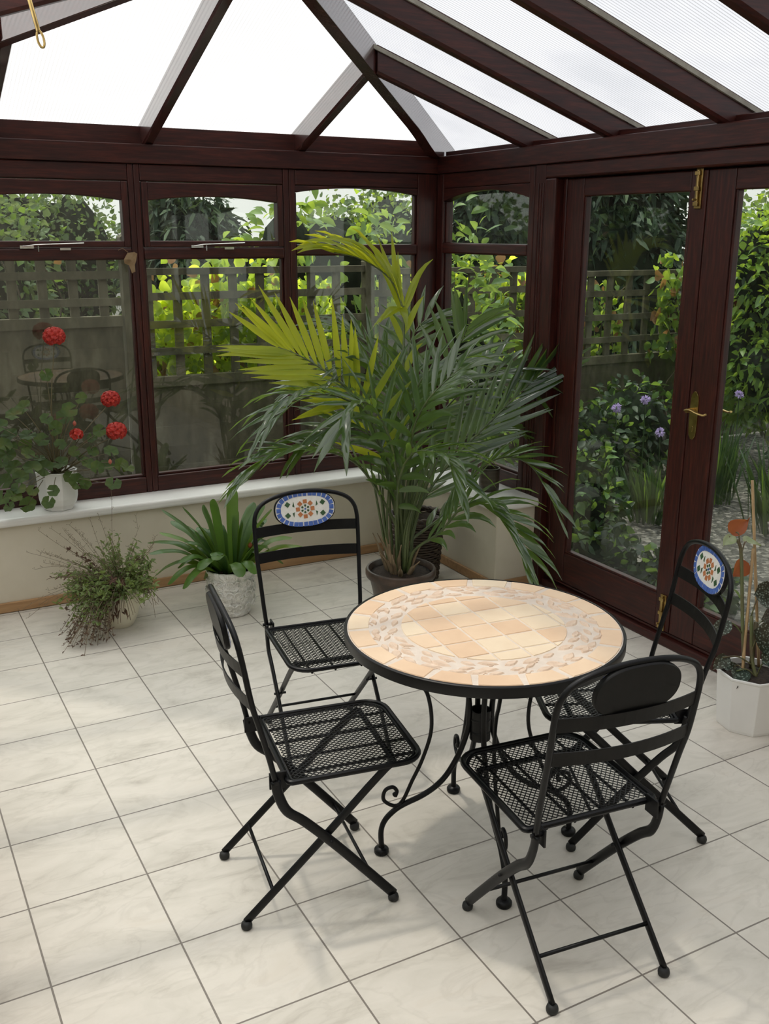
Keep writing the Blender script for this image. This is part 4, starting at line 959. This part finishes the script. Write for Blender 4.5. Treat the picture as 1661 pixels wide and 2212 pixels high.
# begonia with canes in a white octagonal pot
def beg_mat():
    t = NT('spotted_begonia_leaf'); p = t.n('ShaderNodeBsdfPrincipled'); p.inputs['Roughness'].default_value = .42
    tc = t.n('ShaderNodeTexCoord'); vo = t.n('ShaderNodeTexVoronoi'); vo.inputs['Scale'].default_value = 120.; vo.inputs['Randomness'].default_value = .9; t.l(tc.outputs['Object'], vo.inputs['Vector'])
    t.l(t.ramp(vo.outputs['Distance'], [(.0,(.36,.40,.34)),(.30,(.20,.25,.20)),(.42,(.018,.040,.024)),(1.,(.012,.028,.018))]), p.inputs['Base Color'])
    tr = t.n('ShaderNodeBsdfTranslucent'); tr.inputs['Color'].default_value = (.30,.10,.05,1); mx = t.n('ShaderNodeMixShader'); mx.inputs[0].default_value = .15
    t.l(p.outputs[0], mx.inputs[1]); t.l(tr.outputs[0], mx.inputs[2]); t.surf(mx.outputs[0]); return t.mat
M['begonia'] = beg_mat()
M['beg_red'] = leafmat('red_backed_begonia_leaf', (.36,.085,.035), (.22,.04,.02), (.75,.25,.07), .45, 14., .45)
M['beg_pale'] = leafmat('pale_young_leaf', (.48,.52,.36), (.22,.32,.14), (.6,.65,.3), .4, 30., .45)
BG = empty('cane_begonia', (2.265,-2.15,0)); tag(BG, 'tall spotted leaf begonia with bamboo canes in a white octagonal pot', 'begonia'); bi = V(BG.location)
o = MB(); o.lathe([(.0,.012),(.104,.012),(.104,.0),(.110,.0),(.113,.012),(.122,.12),(.128,.212),(.131,.214),(.131,.222),(.122,.222),(.118,.19)], n=8, ph=PI/8+.55); o.build('pot', M['white_plastic'], BG, bevel=.0025)
o = MB(); o.lathe([(.118,.198),(.0,.206)], n=20); o.build('soil', M['soil'], BG)
for kc in ('cane1','cane2'):
    P = [V(p)-bi for p in BEG[kc]]; a, b = P[0], P[-1]; s = a + (b-a)*((.2-a.z)/(b.z-a.z)); 
    if math.hypot(s.x, s.y) > .10: s = V((s.x*.095/math.hypot(s.x,s.y), s.y*.095/math.hypot(s.x,s.y), .2))
    o = MB(); pts = [s.lerp(b, i/20) for i in range(21)]; o.tube(pts, [.0055 + (.0012 if i % 6 == 3 else 0) for i in range(21)], 8); o.build('cane', M['cane'], BG, smooth=True)
o = MB(); a = V((.045,.045,.2)); o.tube([a, a+V((.0,.0,.19))], .0085, 8); o.build('cane', M['ger_stem'], BG, smooth=True)
M['beg_stem'] = plain('begonia_stem', (.11,.15,.05), (.12,.07,.04), 9, .45)
sp1 = catmull([V((-.02,.02,.2))] + [V(p)-bi for p in BEG['stem1'][1:]], 6); o = MB(); o.tube(sp1, .0065, 8); o.build('stem', M['beg_stem'], BG, smooth=True)
sp2 = catmull([V((.0,-.02,.2))] + [V(p)-bi for p in BEG['stem2'][1:]], 6); o = MB(); o.tube(sp2, .007, 8); o.build('stem', M['beg_stem'], BG, smooth=True)
def wing(c, tip, nrm, L, W, mat, src):
    """lop-sided wing shaped leaf on a stalk"""
    d = (V(tip)).normalized(); nrm = (V(nrm) - d*V(nrm).dot(d)).normalized(); s = d.cross(nrm); n = 9; vs = []; c = V(c)
    for i in range(n):
        t = i/(n-1); x = -.22 + 1.22*t; wl = W*(.95*math.sin(PI*min(1,t*1.0+.12))**.8)*(1-t*.55)*1.35; wr = W*.62*math.sin(PI*min(1,t+.06))*(1-.4*t)
        cen = c + d*(L*x) - nrm*(L*.16*t*t)
        vs += [cen - s*wl + nrm*(W*.22 + .05*W*math.sin(9*t)), cen - s*wl*.5 + nrm*(W*.13), cen, cen + s*wr*.5 + nrm*W*.12, cen + s*wr + nrm*(W*.2)]
    fs = [(5*i+k,5*i+k+1,5*i+k+6,5*i+k+5) for i in range(n-1) for k in range(4)]
    o = MB(); o.add(vs, fs); lf = o.build('leaf', M[mat], BG, smooth=True)
    o = MB(); o.tube(catmull([V(src), V(src).lerp(c,.5)+V((0,0,.02)), c], 4), .0028, 6); o.build('leaf_stalk', M['beg_stem'], lf, smooth=True)
BL = [V(p)-bi for p in BEG['leaves']]
near = lambda c, S: min(S, key=lambda q: (q-c).length)
SPEC = [ # leaf index, tip direction, normal, length, width, material
 (0,(.5,-.2,.6),(-.5,-.8,.3),.075,.045,'beg_red'),(1,(-.4,-.1,-.3),(0,-.5,1),.05,.03,'beg_pale'),(2,(.5,-.3,-.1),(0,-.4,1),.06,.03,'beg_pale'),
 (3,(-.5,-.2,-.35),(.2,-.9,.5),.085,.05,'beg_red'),(4,(-.7,-.2,-.35),(-.1,-.7,1),.10,.04,'begonia'),(5,(.8,-.4,-.4),(-.3,-.9,.6),.11,.065,'begonia'),
 (6,(.55,-.5,-.75),(-.4,-.9,.5),.14,.075,'begonia'),(7,(-.8,-.3,-.25),(0,-.7,1),.09,.035,'begonia'),(8,(-.5,-.6,-.3),(-.1,-.8,1),.08,.05,'begonia'),
 (9,(-.6,.1,.1),(0,-.7,.8),.07,.04,'begonia'),(10,(.7,-.2,.1),(-.2,-.9,.6),.08,.05,'begonia'),(11,(.8,.1,-.4),(-.4,-.9,.5),.10,.06,'begonia'),(12,(.2,-.7,.1),(0,-.5,1),.06,.035,'begonia')]
for i, tp, nr, L, W, mt in SPEC: wing(BL[i], tp, nr, L, W, mt, near(BL[i]-V((0,0,.06)), sp1 if i in (0,1,2,3,4,9) else sp2))

# withered leaf caught on the window post, and the roof vent winder
o = MB(); rq = random.Random(4); c = V((.70,.512,1.66)); pr = []
pts = [(-.010,.038),(.024,.042),(.038,.034),(.030,.0),(.022,-.02),(.024,-.052),(.008,-.060),(-.004,-.022),(-.026,-.012),(-.030,.006)]
vs = [c + V((x, -.006+rq.uniform(-.007,.007), z)) for x, z in pts] + [c + V((.004,-.012,.006))]
o.add(vs, [(i,(i+1)%10,10) for i in range(10)]); o.tube([c+V((-.004,0,.04)), c+V((-.03,.004,.06)), c+V((-.05,.008,.05))], .0012, 4)
tag(o.build('withered_leaf', leafmat('dry_leaf', (.42,.30,.17), (.28,.18,.09), (.5,.33,.15), .3, 30., .8)), 'dry brown leaf caught at the left window post', 'leaf')
VW = empty('vent_winder', (.006,-1.443,2.285)); tag(VW, 'brass winder rod with an eye hanging below the roof at the top left', 'winder rod'); vi = V(VW.location)
o = MB(); a, b = V((-.002,-1.425,2.326)), V((-.024,-1.352,2.505)); o.tube([a-vi, b-vi], .0062, 10); o.tube([b-vi, V((-.024,-1.50,2.50))-vi], .008, 10)
o.lathe([(.0,-.02),(.012,-.02),(.012,.02),(.0,.02)], c=b-vi, n=14); auto_smooth(o.build('rod', M['brass'], VW))
o = MB(); t_ = (b-a).normalized(); s_ = V((.88,-.475,0)); s_ = (s_ - t_*s_.dot(t_)).normalized(); c = a - t_*.022
o.tube([c + s_*(.0085*math.cos(w)) + t_*(.024*math.sin(w)) - vi for w in [2*PI*i/24 for i in range(24)]], .0034, 8, closed=True, ref=s_.cross(t_)); o.build('eye', M['brass'], VW, smooth=True)
# ------------------------------------------------------------------ garden
def cloud(name, P, D, N, L, W, prof, droop, mats, parent=None, mi=None):
    """many leaves as one mesh: P bases, D directions, N normals, L lengths, W half widths"""
    P, D, N = np.asarray(P, float), np.asarray(D, float), np.asarray(N, float)
    n = len(P); K = len(prof); D /= np.linalg.norm(D, axis=1)[:,None]
    S = np.cross(D, N); S /= (np.linalg.norm(S, axis=1)[:,None] + 1e-9); U = np.cross(S, D)
    vs = np.zeros((n, K, 3, 3))
    for k, (t, w) in enumerate(prof):
        c = P + D*(L*t)[:,None]; c[:,2] -= droop*L*t*t
        ww = (W*w)[:,None]
        vs[:,k,0] = c - S*ww + U*ww*.3; vs[:,k,1] = c; vs[:,k,2] = c + S*ww + U*ww*.3
    base = (np.arange(n)*K*3)[:,None,None]; k = np.arange(K-1)[None,:,None]*3
    q = np.array([[0,1,4,3],[1,2,5,4]])
    F = (base[...,None] + k[...,None] + q[None,None]).reshape(-1,4)
    me = bpy.data.meshes.new(name); me.vertices.add(n*K*3); me.vertices.foreach_set('co', vs.reshape(-1))
    nf = len(F); me.loops.add(nf*4); me.loops.foreach_set('vertex_index', F.reshape(-1))
    me.polygons.add(nf); me.polygons.foreach_set('loop_start', np.arange(nf)*4)
    if not isinstance(mats, (list,tuple)): mats = [mats]
    for m in mats: me.materials.append(m)
    if mi is not None: me.polygons.foreach_set('material_index', np.repeat(np.asarray(mi), (K-1)*2))
    me.polygons.foreach_set('use_smooth', np.ones(nf, bool)); me.update(calc_edges=True)
    o = bpy.data.objects.new(name, me); COL.objects.link(o)
    if parent: o.parent = parent
    return o
LANCE = [(0,.10),(.25,.8),(.5,1.),(.78,.6),(1,.03)]
HEART = [(0,.55),(.15,.95),(.4,1.),(.7,.55),(1,.02)]
NEED = [(0,.7),(.5,1.),(1,.2)]
STRAP = [(0,.8),(.3,1.),(.6,.85),(.85,.5),(1,.03)]
def rand_dirs(n, up=0., out=None):
    d = rng.normal(size=(n,3)); d /= np.linalg.norm(d, axis=1)[:,None]; d[:,2] += up
    if out is not None: d += out
    return d
def blob_points(n, c, r, shell=.35, zmin=None):
    """points in the outer shell of an ellipsoid and the outward direction there"""
    d = rng.normal(size=(n,3)); d /= np.linalg.norm(d, axis=1)[:,None]
    k = 1 - shell*rng.random(n)**1.6
    # lumpy outline
    k *= 1 + .13*np.sin(d[:,0]*7+c[0]*3)*np.cos(d[:,2]*6+c[1]) + .08*np.sin(d[:,1]*11+d[:,2]*9)
    p = np.asarray(c) + d*np.asarray(r)*k[:,None]
    if zmin is not None:
        m = p[:,2] > zmin; p, d = p[m], d[m]
    return p, d
G = {}
G['bright'] = leafmat('bright_garden_leaf', (.16,.27,.045), (.075,.15,.028), (.50,.66,.06), .45, 5., .45, .4)
G['mid'] = leafmat('mid_green_garden_leaf', (.085,.165,.038), (.035,.085,.020), (.26,.40,.05), .35, 4., .45, .4)
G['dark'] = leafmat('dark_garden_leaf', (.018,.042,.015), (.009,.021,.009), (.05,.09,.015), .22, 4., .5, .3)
G['vine'] = leafmat('backlit_vine_leaf', (.24,.36,.04), (.12,.21,.025), (.86,.98,.08), .62, 5., .45, .4)
G['rust'] = leafmat('withered_vine_leaf', (.25,.13,.05), (.13,.06,.03), (.45,.24,.07), .35, 9., .7, .2)
G['conifer'] = leafmat('dark_conifer_needle', (.026,.050,.026), (.010,.022,.013), (.05,.08,.03), .15, 3., .6, .2)
G['conifer_tip'] = leafmat('conifer_tip', (.075,.115,.055), (.035,.062,.032), (.12,.18,.06), .2, 3., .6, .2)
G['budd'] = leafmat('large_soft_leaf', (.17,.28,.07), (.075,.155,.04), (.42,.56,.10), .38, 4., .5, .4)
G['iris'] = leafmat('sword_leaf', (.032,.066,.022), (.014,.034,.013), (.10,.17,.03), .22, 4., .4, .4)
G['core'] = plain('foliage_shade', (.010,.016,.008), (.004,.007,.004), 6, .95, spec=.1)  # near-black fill standing in for the shade inside foliage
G['bark'] = plain('grey_brown_bark', (.11,.085,.06), (.05,.038,.028), 9, .9, stretch=(3,3,.6), bump=.6, bdist=.02)
G['lilac'] = leafmat('lilac_petal', (.45,.36,.60), (.32,.24,.46), (.6,.5,.8), .3, 30., .5)
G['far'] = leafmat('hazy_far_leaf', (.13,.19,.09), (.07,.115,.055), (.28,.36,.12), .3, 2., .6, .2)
def fence_wood():
    t = NT('weathered_fence_wood'); p = t.n('ShaderNodeBsdfPrincipled'); p.inputs['Roughness'].default_value = .9; p.inputs['Specular IOR Level'].default_value = .2
    nz = t.noise(7., 6., .65, (1,1,.35)); t.l(t.ramp(nz, [(.28,(.030,.029,.018)),(.5,(.075,.068,.043)),(.75,(.16,.145,.10))]), p.inputs['Base Color'])
    t.l(t.bump(nz, .4, .01), p.inputs['Normal']); t.surf(p.outputs[0]); return t.mat
G['fence'] = fence_wood()
def gravel():
    t = NT('wet_gravel_and_soil'); p = t.n('ShaderNodeBsdfPrincipled'); p.inputs['Roughness'].default_value = .75
    tc = t.n('ShaderNodeTexCoord'); vo = t.n('ShaderNodeTexVoronoi'); vo.inputs['Scale'].default_value = 38.; t.l(tc.outputs['Object'], vo.inputs['Vector'])
    sp = t.n('ShaderNodeSeparateColor'); t.l(vo.outputs['Color'], sp.inputs[0])
    t.l(t.ramp(sp.outputs[0], [(.1,(.012,.011,.008)),(.55,(.03,.027,.022)),(.95,(.14,.13,.115))]), p.inputs['Base Color'])
    t.l(t.bump(vo.outputs['Distance'], .9, .015), p.inputs['Normal']); t.surf(p.outputs[0]); return t.mat
GZ = -.16
o = MB(); o.box(-14, 30, -9, 34, GZ-.1, GZ); structure(o.build('ground', gravel()), 'gravel and dark soil outside the conservatory', 'ground')
FY = 2.40
def fence_panel(x0, x1, zsol, ztop, pitch, label, hp=None):
    root = empty('trellis_fence', ((x0+x1)/2, FY, GZ)); tag(root, label, 'fence panel', 'garden fence panels'); inv = V(root.location); F_ = G['fence']
    def b(mb, n): mb.v = [tuple(V(p)-inv) for p in mb.v]; return mb.build(n, F_, root)
    o = MB(); q = random.Random(int(x0*100)); z = GZ+.02; k = 0
    while z < zsol - .03:
        z1 = min(z+.145, zsol-.02); o.hexa([(x0,FY-.004-.008*(k%2),z),(x1,FY-.004-.008*(k%2),z),(x1,FY+.008,z),(x0,FY+.008,z),(x0,FY-.016,z1+.012),(x1,FY-.016,z1+.012),(x1,FY+.006,z1+.012),(x0,FY+.006,z1+.012)]); z = z1; k += 1
    b(o, 'boards')
    o = MB(); o.box(x0,x1,FY-.035,FY+.03,zsol-.05,zsol+.02); b(o, 'rail')
    o = MB(); o.box(x0,x1,FY-.03,FY+.03,ztop-.045,ztop); b(o, 'rail')
    o = MB(); q = random.Random(int(x0*77)); x = x0 + pitch*.45; hp = hp or pitch*.93
    while x < x1-.03:
        t = q.uniform(-.006,.006); o.hexa([(x-.03,FY-.012,zsol),(x+.03,FY-.012,zsol),(x+.03,FY+.012,zsol),(x-.03,FY+.012,zsol),(x-.03+t,FY-.012,ztop-.01),(x+.03+t,FY-.012,ztop-.01),(x+.03+t,FY+.012,ztop-.01),(x-.03+t,FY+.012,ztop-.01)]); x += pitch
    z = ztop - hp
    while z > zsol+.06:
        t = q.uniform(-.006,.006); o.box(x0,x1,FY-.030,FY-.0125,z-.026+t,z+.026+t); z -= hp
    b(o, 'trellis')
    return root
fence_panel(-2.52, -.72, 1.225, 1.70, .195, 'taller fence panel at the far left with trellis top', .178)
fence_panel(-.66, 1.10, 1.225, 1.70, .195, 'taller trellis topped fence panel behind the geranium window', .178)
fence_panel(1.20, 2.96, .79, 1.555, .205, 'lower fence panel with deep trellis full of sunlit vine leaves')
fence_panel(3.04, 4.80, .77, 1.53, .205, 'lower fence panel with deep trellis behind the corner of the windows')
fence_panel(4.88, 6.64, .72, 1.48, .215, 'lower fence panel with deep trellis seen through the left door leaf')
fence_panel(6.72, 8.4, .70, 1.46, .215, 'lower fence panel at the far right behind the bushes')
for x, zt_, lb in ((-.69,1.74,'fence post at the far left'),(1.15,1.76,'tall fence post where the two fence heights meet'),(3.0,1.58,'fence post behind the palm'),(4.84,1.55,'fence post behind the narrow right window'),(6.68,1.50,'fence post behind the garden doors')):
    h = .026 if x < 0 else .036; o = MB(); o.box(-h,h,-.045,.04,0,zt_-GZ); o.prism([(-h,-.05,zt_-GZ),(h,-.05,zt_-GZ),(.0,-.05,zt_-GZ+.03)],(0,.10,0))
    tag(o.build('fence_post', G['fence'], loc=(x,FY,GZ)), lb, 'fence post', 'garden fence posts')

def vine(x0, x1, z0, z1, n, mats, mi_p, label, y0=FY+.11, y1=FY+.34, size=(.055,.10), face=-1):
    root = empty('climbing_vine', ((x0+x1)/2, (y0+y1)/2, GZ)); tag(root, label, 'climbing plant', 'climbing plants on the fence'); c = np.array(root.location)
    x = rng.uniform(x0,x1,n); z = z0 + (z1-z0)*rng.beta(1.6,1.5,n); y = rng.uniform(y0,y1,n); P = np.stack([x,y,z],1)
    cl = rng.uniform([x0,y0,z0],[x1,y1,z1],(max(6,n//45),3)); idx = rng.integers(0,len(cl),n); m = rng.random(n) < .6
    P[m] = cl[idx[m]] + rng.normal(size=(m.sum(),3))*[.14,.07,.12]; P[:,0] = np.clip(P[:,0], x0, x1); P[:,2] = np.clip(P[:,2], z0, z1+.15); P[:,1] = np.clip(P[:,1], y0, y1)
    L = rng.uniform(*size, n); D = rand_dirs(n, -.5); N = rand_dirs(n, .2); N[:,1] += 1.2*face
    cloud('foliage', P - c, D, N, L, L*rng.uniform(.38,.55,n), HEART, .15, mats, root, rng.choice(len(mats), n, p=mi_p))
    o = MB(); q = random.Random(n)
    for k in range(int((x1-x0)*6)):
        xx = q.uniform(x0,x1); pts = [V((xx, q.uniform(y0,y1), GZ))]
        for j in range(6): pts.append(V((min(x1,max(x0,pts[-1].x + q.uniform(-.22,.22))), q.uniform(y0,y1), GZ + (z1-GZ)*(j+1)/6.5)))
        o.tube([p - V(c) for p in catmull(pts,3)], .006, 5)
    o.build('stem', G['bark'], root)
    return root
vine(1.30, 2.86, .72, 1.46, 2100, [G['vine'],G['bright'],G['rust']], [.70,.22,.08], 'bright backlit vine leaves behind the trellis of the middle window', size=(.045,.09))
vine(3.14, 4.68, .72, 1.50, 1700, [G['vine'],G['mid'],G['rust']], [.5,.43,.07], 'green climber on the trellis behind the palm', size=(.045,.09))
vine(4.98, 5.72, .68, 1.45, 460, [G['bright'],G['mid'],G['rust']], [.42,.48,.10], 'climber behind the trellis seen through the left door leaf', size=(.05,.09))
vine(5.80, 6.55, .75, 1.66, 520, [G['bright'],G['mid'],G['rust']], [.55,.37,.08], 'bushy climber tumbling over the fence top through the left door leaf', y0=FY-.28, y1=FY-.13, size=(.05,.10))
vine(-.6, 1.12, 1.45, 1.80, 60, [G['mid'],G['rust']], [.7,.3], 'thin climber creeping along the top of the tall fence', size=(.04,.07))

def bush(label, cat, cs, mats, mp, n, size, ratio, prof=LANCE, droop=.25, name='garden_bush', group=None, up=.1, trunk=None, core=.72, zmin=None, face=0.):
    """bush or tree from several overlapping lumps of leaves round a dark core that blocks light"""
    zb = GZ; c0 = np.mean([c for c, r in cs], axis=0); root = empty(name, (c0[0], c0[1], zb)); tag(root, label, cat, group); base = np.array([c0[0],c0[1],zb])
    Ps, Ds = [], []; vol = [r[0]*r[2]+r[1]*r[2] for c, r in cs]; tot = sum(vol)
    for (c, r), v in zip(cs, vol):
        p, d = blob_points(int(n*v/tot), c, r, .34, zmin); Ps.append(p); Ds.append(d)
    P = np.concatenate(Ps); O = np.concatenate(Ds); m = len(P)
    L = rng.uniform(*size, m); D = rand_dirs(m, up) * .8 + O*.8; N = rand_dirs(m, .5) + O*.6 + [0,-face,0]
    cloud('foliage', P - base, D, N, L, L*ratio*rng.uniform(.8,1.2,m), prof, droop, mats, root, rng.choice(len(mats), m, p=mp))
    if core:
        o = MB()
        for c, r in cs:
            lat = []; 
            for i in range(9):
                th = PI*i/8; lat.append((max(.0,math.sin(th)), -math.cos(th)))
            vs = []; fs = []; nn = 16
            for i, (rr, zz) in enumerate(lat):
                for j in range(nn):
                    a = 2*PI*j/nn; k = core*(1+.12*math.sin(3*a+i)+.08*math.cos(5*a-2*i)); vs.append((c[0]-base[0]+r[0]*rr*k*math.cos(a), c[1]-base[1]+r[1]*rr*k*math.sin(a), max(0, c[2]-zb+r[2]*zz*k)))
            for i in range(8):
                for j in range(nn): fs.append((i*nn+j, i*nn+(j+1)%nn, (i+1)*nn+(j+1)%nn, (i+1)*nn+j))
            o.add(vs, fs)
        o.build('dark_core', G['core'], root, smooth=True)
    o = MB(); tr = trunk or .03; q = random.Random(m)
    for c, r in cs[:4]:
        o.tube(catmull([(q.uniform(-.1,.1), q.uniform(-.1,.1), 0), ((c[0]-base[0])*.5, (c[1]-base[1])*.5, (c[2]-zb)*.55), (c[0]-base[0], c[1]-base[1], c[2]-zb)], 5), [tr*(1-.05*i) for i in range(11)], 8)
    o.build('trunk', G['bark'], root, smooth=True)
    return root
# large soft leaved shrub behind the fence, near the corner
bush('tall bright shrub with long pointed leaves behind the corner windows', 'shrub', [((3.3,3.62,1.35),(.62,.50,.80)),((2.9,3.7,1.55),(.40,.45,.58)),((3.95,3.55,1.25),(.55,.45,.78)),((2.62,3.8,1.2),(.45,.45,.62))], [G['budd'],G['bright']], [.75,.25], 900, (.14,.24), .17, droop=.45, face=.4, core=.62)
bush('upright shrub growing close outside the narrow right window', 'shrub', [((3.02,1.12,1.12),(.20,.20,.92)),((3.30,1.30,.85),(.24,.22,.85)),((3.56,1.42,.6),(.20,.22,.72))], [G['budd'],G['mid']], [.6,.4], 560, (.09,.17), .17, droop=.4, core=.3)
# conifers
def conifer(label, x, y, h, r, n, zlow=.1, tipshare=.3):
    root = empty('conifer', (x,y,GZ)); tag(root, label, 'conifer', 'dark conifers beyond the fence')
    o = MB(); o.tube([(0,0,0),(0,0,h*.95)], [.12,.03], 10); o.build('trunk', G['bark'], root, smooth=True)
    P = []; D = []; tips = []
    nb = n//26
    for k in range(nb):                               # drooping sprays along tiers of branches
        t = rng.random()**.8; z = zlow + (h-zlow)*t; a = rng.uniform(0,2*PI); R = r*(1-.55*t**2.2)*rng.uniform(.65,1.08)
        dr = np.array([math.cos(a), math.sin(a), 0])
        for j in range(26):
            s = .30 + .70*rng.random()**.7; p = dr*R*s + np.array([0,0,z - .30*R*s*s]) + rng.normal(size=3)*[.10,.10,.05]
            P.append(p); D.append(dr*.7 + rng.normal(size=3)*.55 + [0,0,-.35]); tips.append(1 if s > .86 and rng.random() < tipshare*2 else 0)
    m = len(P); L = rng.uniform(.10,.22,m)
    cloud('foliage', P, D, rand_dirs(m,.8), L, L*.16, NEED, .25, [G['conifer'],G['conifer_tip']], root, tips)
    o = MB(); o.lathe([(.0,zlow),(r*.62,zlow+.25),(r*.62,h*.5),(r*.45,h*.8),(.0,h*.95)], n=18, wob=lambda w,z: 1+.12*math.sin(3*w+z*4)); o.build('dark_core', G['core'], root, smooth=True)
    return root
conifer('dark conifer in the garden seen through the middle top window', 3.55, 8.6, 2.45, 1.2, 5600, .0, .45)
conifer('big dark conifer towering beyond the fence behind the garden doors', 8.2, 5.75, 2.95, 1.6, 7500, .3, .12)
conifer('dark conifer behind the narrow right window', 5.75, 4.8, 2.85, .72, 4200, .3, .12)
def tree(label, cs, mats, mp, n, size=(.06,.13), ratio=.32): return bush(label, 'tree', cs, mats, mp, n, size, ratio, HEART, .2, 'broadleaf_tree', 'leafy trees beyond the fence', trunk=.07)
tree('added out of view tree far left, darkening the pane reflections', [((-3.4,8.9,1.2),(1.3,.9,1.2)),((-5.6,8.3,1.3),(1.3,.9,1.3)),((-7.8,7.4,1.4),(1.3,1.,1.4))], [G['mid'],G['far']], [.6,.4], 5000, (.09,.16))  # unseen, added to cover bright sky reflected in the door glass
tree('hazy green tree at the far left beyond the tall fence', [((.75,8.6,1.2),(1.1,.8,1.2)),((-.5,8.7,1.3),(1.1,.8,1.15))], [G['far'],G['mid']], [.8,.2], 5200)
tree('green tree beside the dark conifer in the left top window', [((1.7,11.2,1.3),(1.0,.8,1.25)),((2.6,11.4,1.3),(.9,.8,1.2))], [G['far'],G['mid']], [.65,.35], 4200)
tree('pale green tree to the right of the dark conifer', [((5.9,9.0,1.1),(.85,.8,1.15)),((6.9,9.2,1.25),(.9,.8,1.3))], [G['far'],G['bright']], [.7,.3], 4200)
tree('bushy tree far behind the garden doors', [((11.5,5.4,1.3),(1.2,1.1,1.35)),((13.0,5.0,1.3),(1.3,1.,1.4))], [G['far'],G['bright']], [.5,.5], 4400)
tree('tree behind the dark conifers', [((9.3,9.0,1.2),(1.2,1.,1.4)),((10.4,9.2,1.2),(1.2,1.,1.4))], [G['mid'],G['far']], [.5,.5], 4000)
# bright leafy mass and dark shade beneath it, beyond the right door leaf
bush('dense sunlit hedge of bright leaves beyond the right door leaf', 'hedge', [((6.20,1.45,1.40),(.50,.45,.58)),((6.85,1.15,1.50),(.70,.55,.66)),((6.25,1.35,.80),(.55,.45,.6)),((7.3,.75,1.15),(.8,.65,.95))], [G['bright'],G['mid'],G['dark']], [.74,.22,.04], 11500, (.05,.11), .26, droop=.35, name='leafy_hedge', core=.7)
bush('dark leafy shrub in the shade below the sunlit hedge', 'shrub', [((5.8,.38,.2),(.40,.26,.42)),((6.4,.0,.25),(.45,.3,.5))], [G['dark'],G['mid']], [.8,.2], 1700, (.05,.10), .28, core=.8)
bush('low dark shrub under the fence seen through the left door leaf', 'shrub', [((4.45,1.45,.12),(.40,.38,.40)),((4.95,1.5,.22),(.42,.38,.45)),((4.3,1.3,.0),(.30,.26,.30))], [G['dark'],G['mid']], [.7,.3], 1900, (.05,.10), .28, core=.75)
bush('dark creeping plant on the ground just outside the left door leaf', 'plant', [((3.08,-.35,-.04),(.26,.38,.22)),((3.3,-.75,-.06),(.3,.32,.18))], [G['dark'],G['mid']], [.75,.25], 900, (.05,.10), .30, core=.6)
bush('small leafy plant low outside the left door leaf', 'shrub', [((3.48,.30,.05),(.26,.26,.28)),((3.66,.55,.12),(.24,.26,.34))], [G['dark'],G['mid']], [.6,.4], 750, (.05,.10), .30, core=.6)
bush('added hedge outside the left side windows, darkening the glass reflections', 'hedge', [((-3.2,-3.6,1.1),(.7,1.3,1.5)),((-3.2,-1.4,1.2),(.7,1.3,1.5)),((-3.2,.6,1.0),(.7,1.1,1.4))], [G['dark'],G['mid']], [.6,.4], 3600, (.07,.13), .3, name='leafy_hedge', core=.85)  # unseen from the camera, added to darken what the panes reflect
def clump(label, x, y, r, h, n, wdt=.012, mat='iris', lean=.34):
    root = empty('sword_leaf_clump', (x,y,GZ)); tag(root, label, 'plant', 'clumps of sword leaved plants by the doors')
    a = rng.uniform(0,2*PI,n); rr = r*rng.random(n)**.6; P = np.stack([rr*np.cos(a), rr*np.sin(a), np.zeros(n)],1)
    D = np.stack([np.cos(a)*lean*rng.random(n), np.sin(a)*lean*rng.random(n), np.ones(n)],1) + rng.normal(size=(n,3))*.10; L = h*rng.uniform(.65,1.15,n)
    N = np.stack([np.cos(a), np.sin(a), np.zeros(n)],1) + rng.normal(size=(n,3))*.5
    P[:,2] += .02
    cloud('blades', P, D, N, L, np.full(n,wdt), STRAP, .22, [G['iris'],G['mid']], root, rng.choice(2,n,p=[.9,.1])); return root
clump('clump of tall sword shaped leaves outside the right door leaf', 4.86, -.16, .26, .72, 170)
clump('second clump of sword leaves, farther out beside the hedge', 5.62, -.62, .28, .80, 170)
clump('grassy clump low behind the bottom of the left door leaf', 4.22, .48, .15, .5, 120, .009)
clump('tall grassy clump right of the lilac flowers', 5.02, .66, .17, .72, 120, .009, lean=.16)
for i, (x, y, z, lb) in enumerate(((4.20,.86,.60,'lilac flower nearest the hinge side behind the left door leaf'),(4.45,.84,.64,'upper lilac flower nearer the handle behind the left door leaf'),(5.56,.98,.58,'single lilac flower seen through the right door leaf beside the hedge'),(4.58,.80,.40,'lowest lilac flower, under the other two behind the left door leaf'))):
    root = empty('allium_flower', (x,y,GZ)); tag(root, lb, 'flower', 'lilac allium flowers outside the garden doors')
    o = MB(); o.tube(catmull([(0,0,0),(.02,.01,(z-GZ)*.5),(0,0,z-GZ)],5), .004, 6); o.build('stem', G['iris'], root, smooth=True)
    d = rand_dirs(70); d /= np.linalg.norm(d,axis=1)[:,None]; L = rng.uniform(.022,.032,70)
    cloud('petals', d*.012 + [0,0,z-GZ], d, rand_dirs(70), L, L*.22, LANCE, .1, G['lilac'], root)
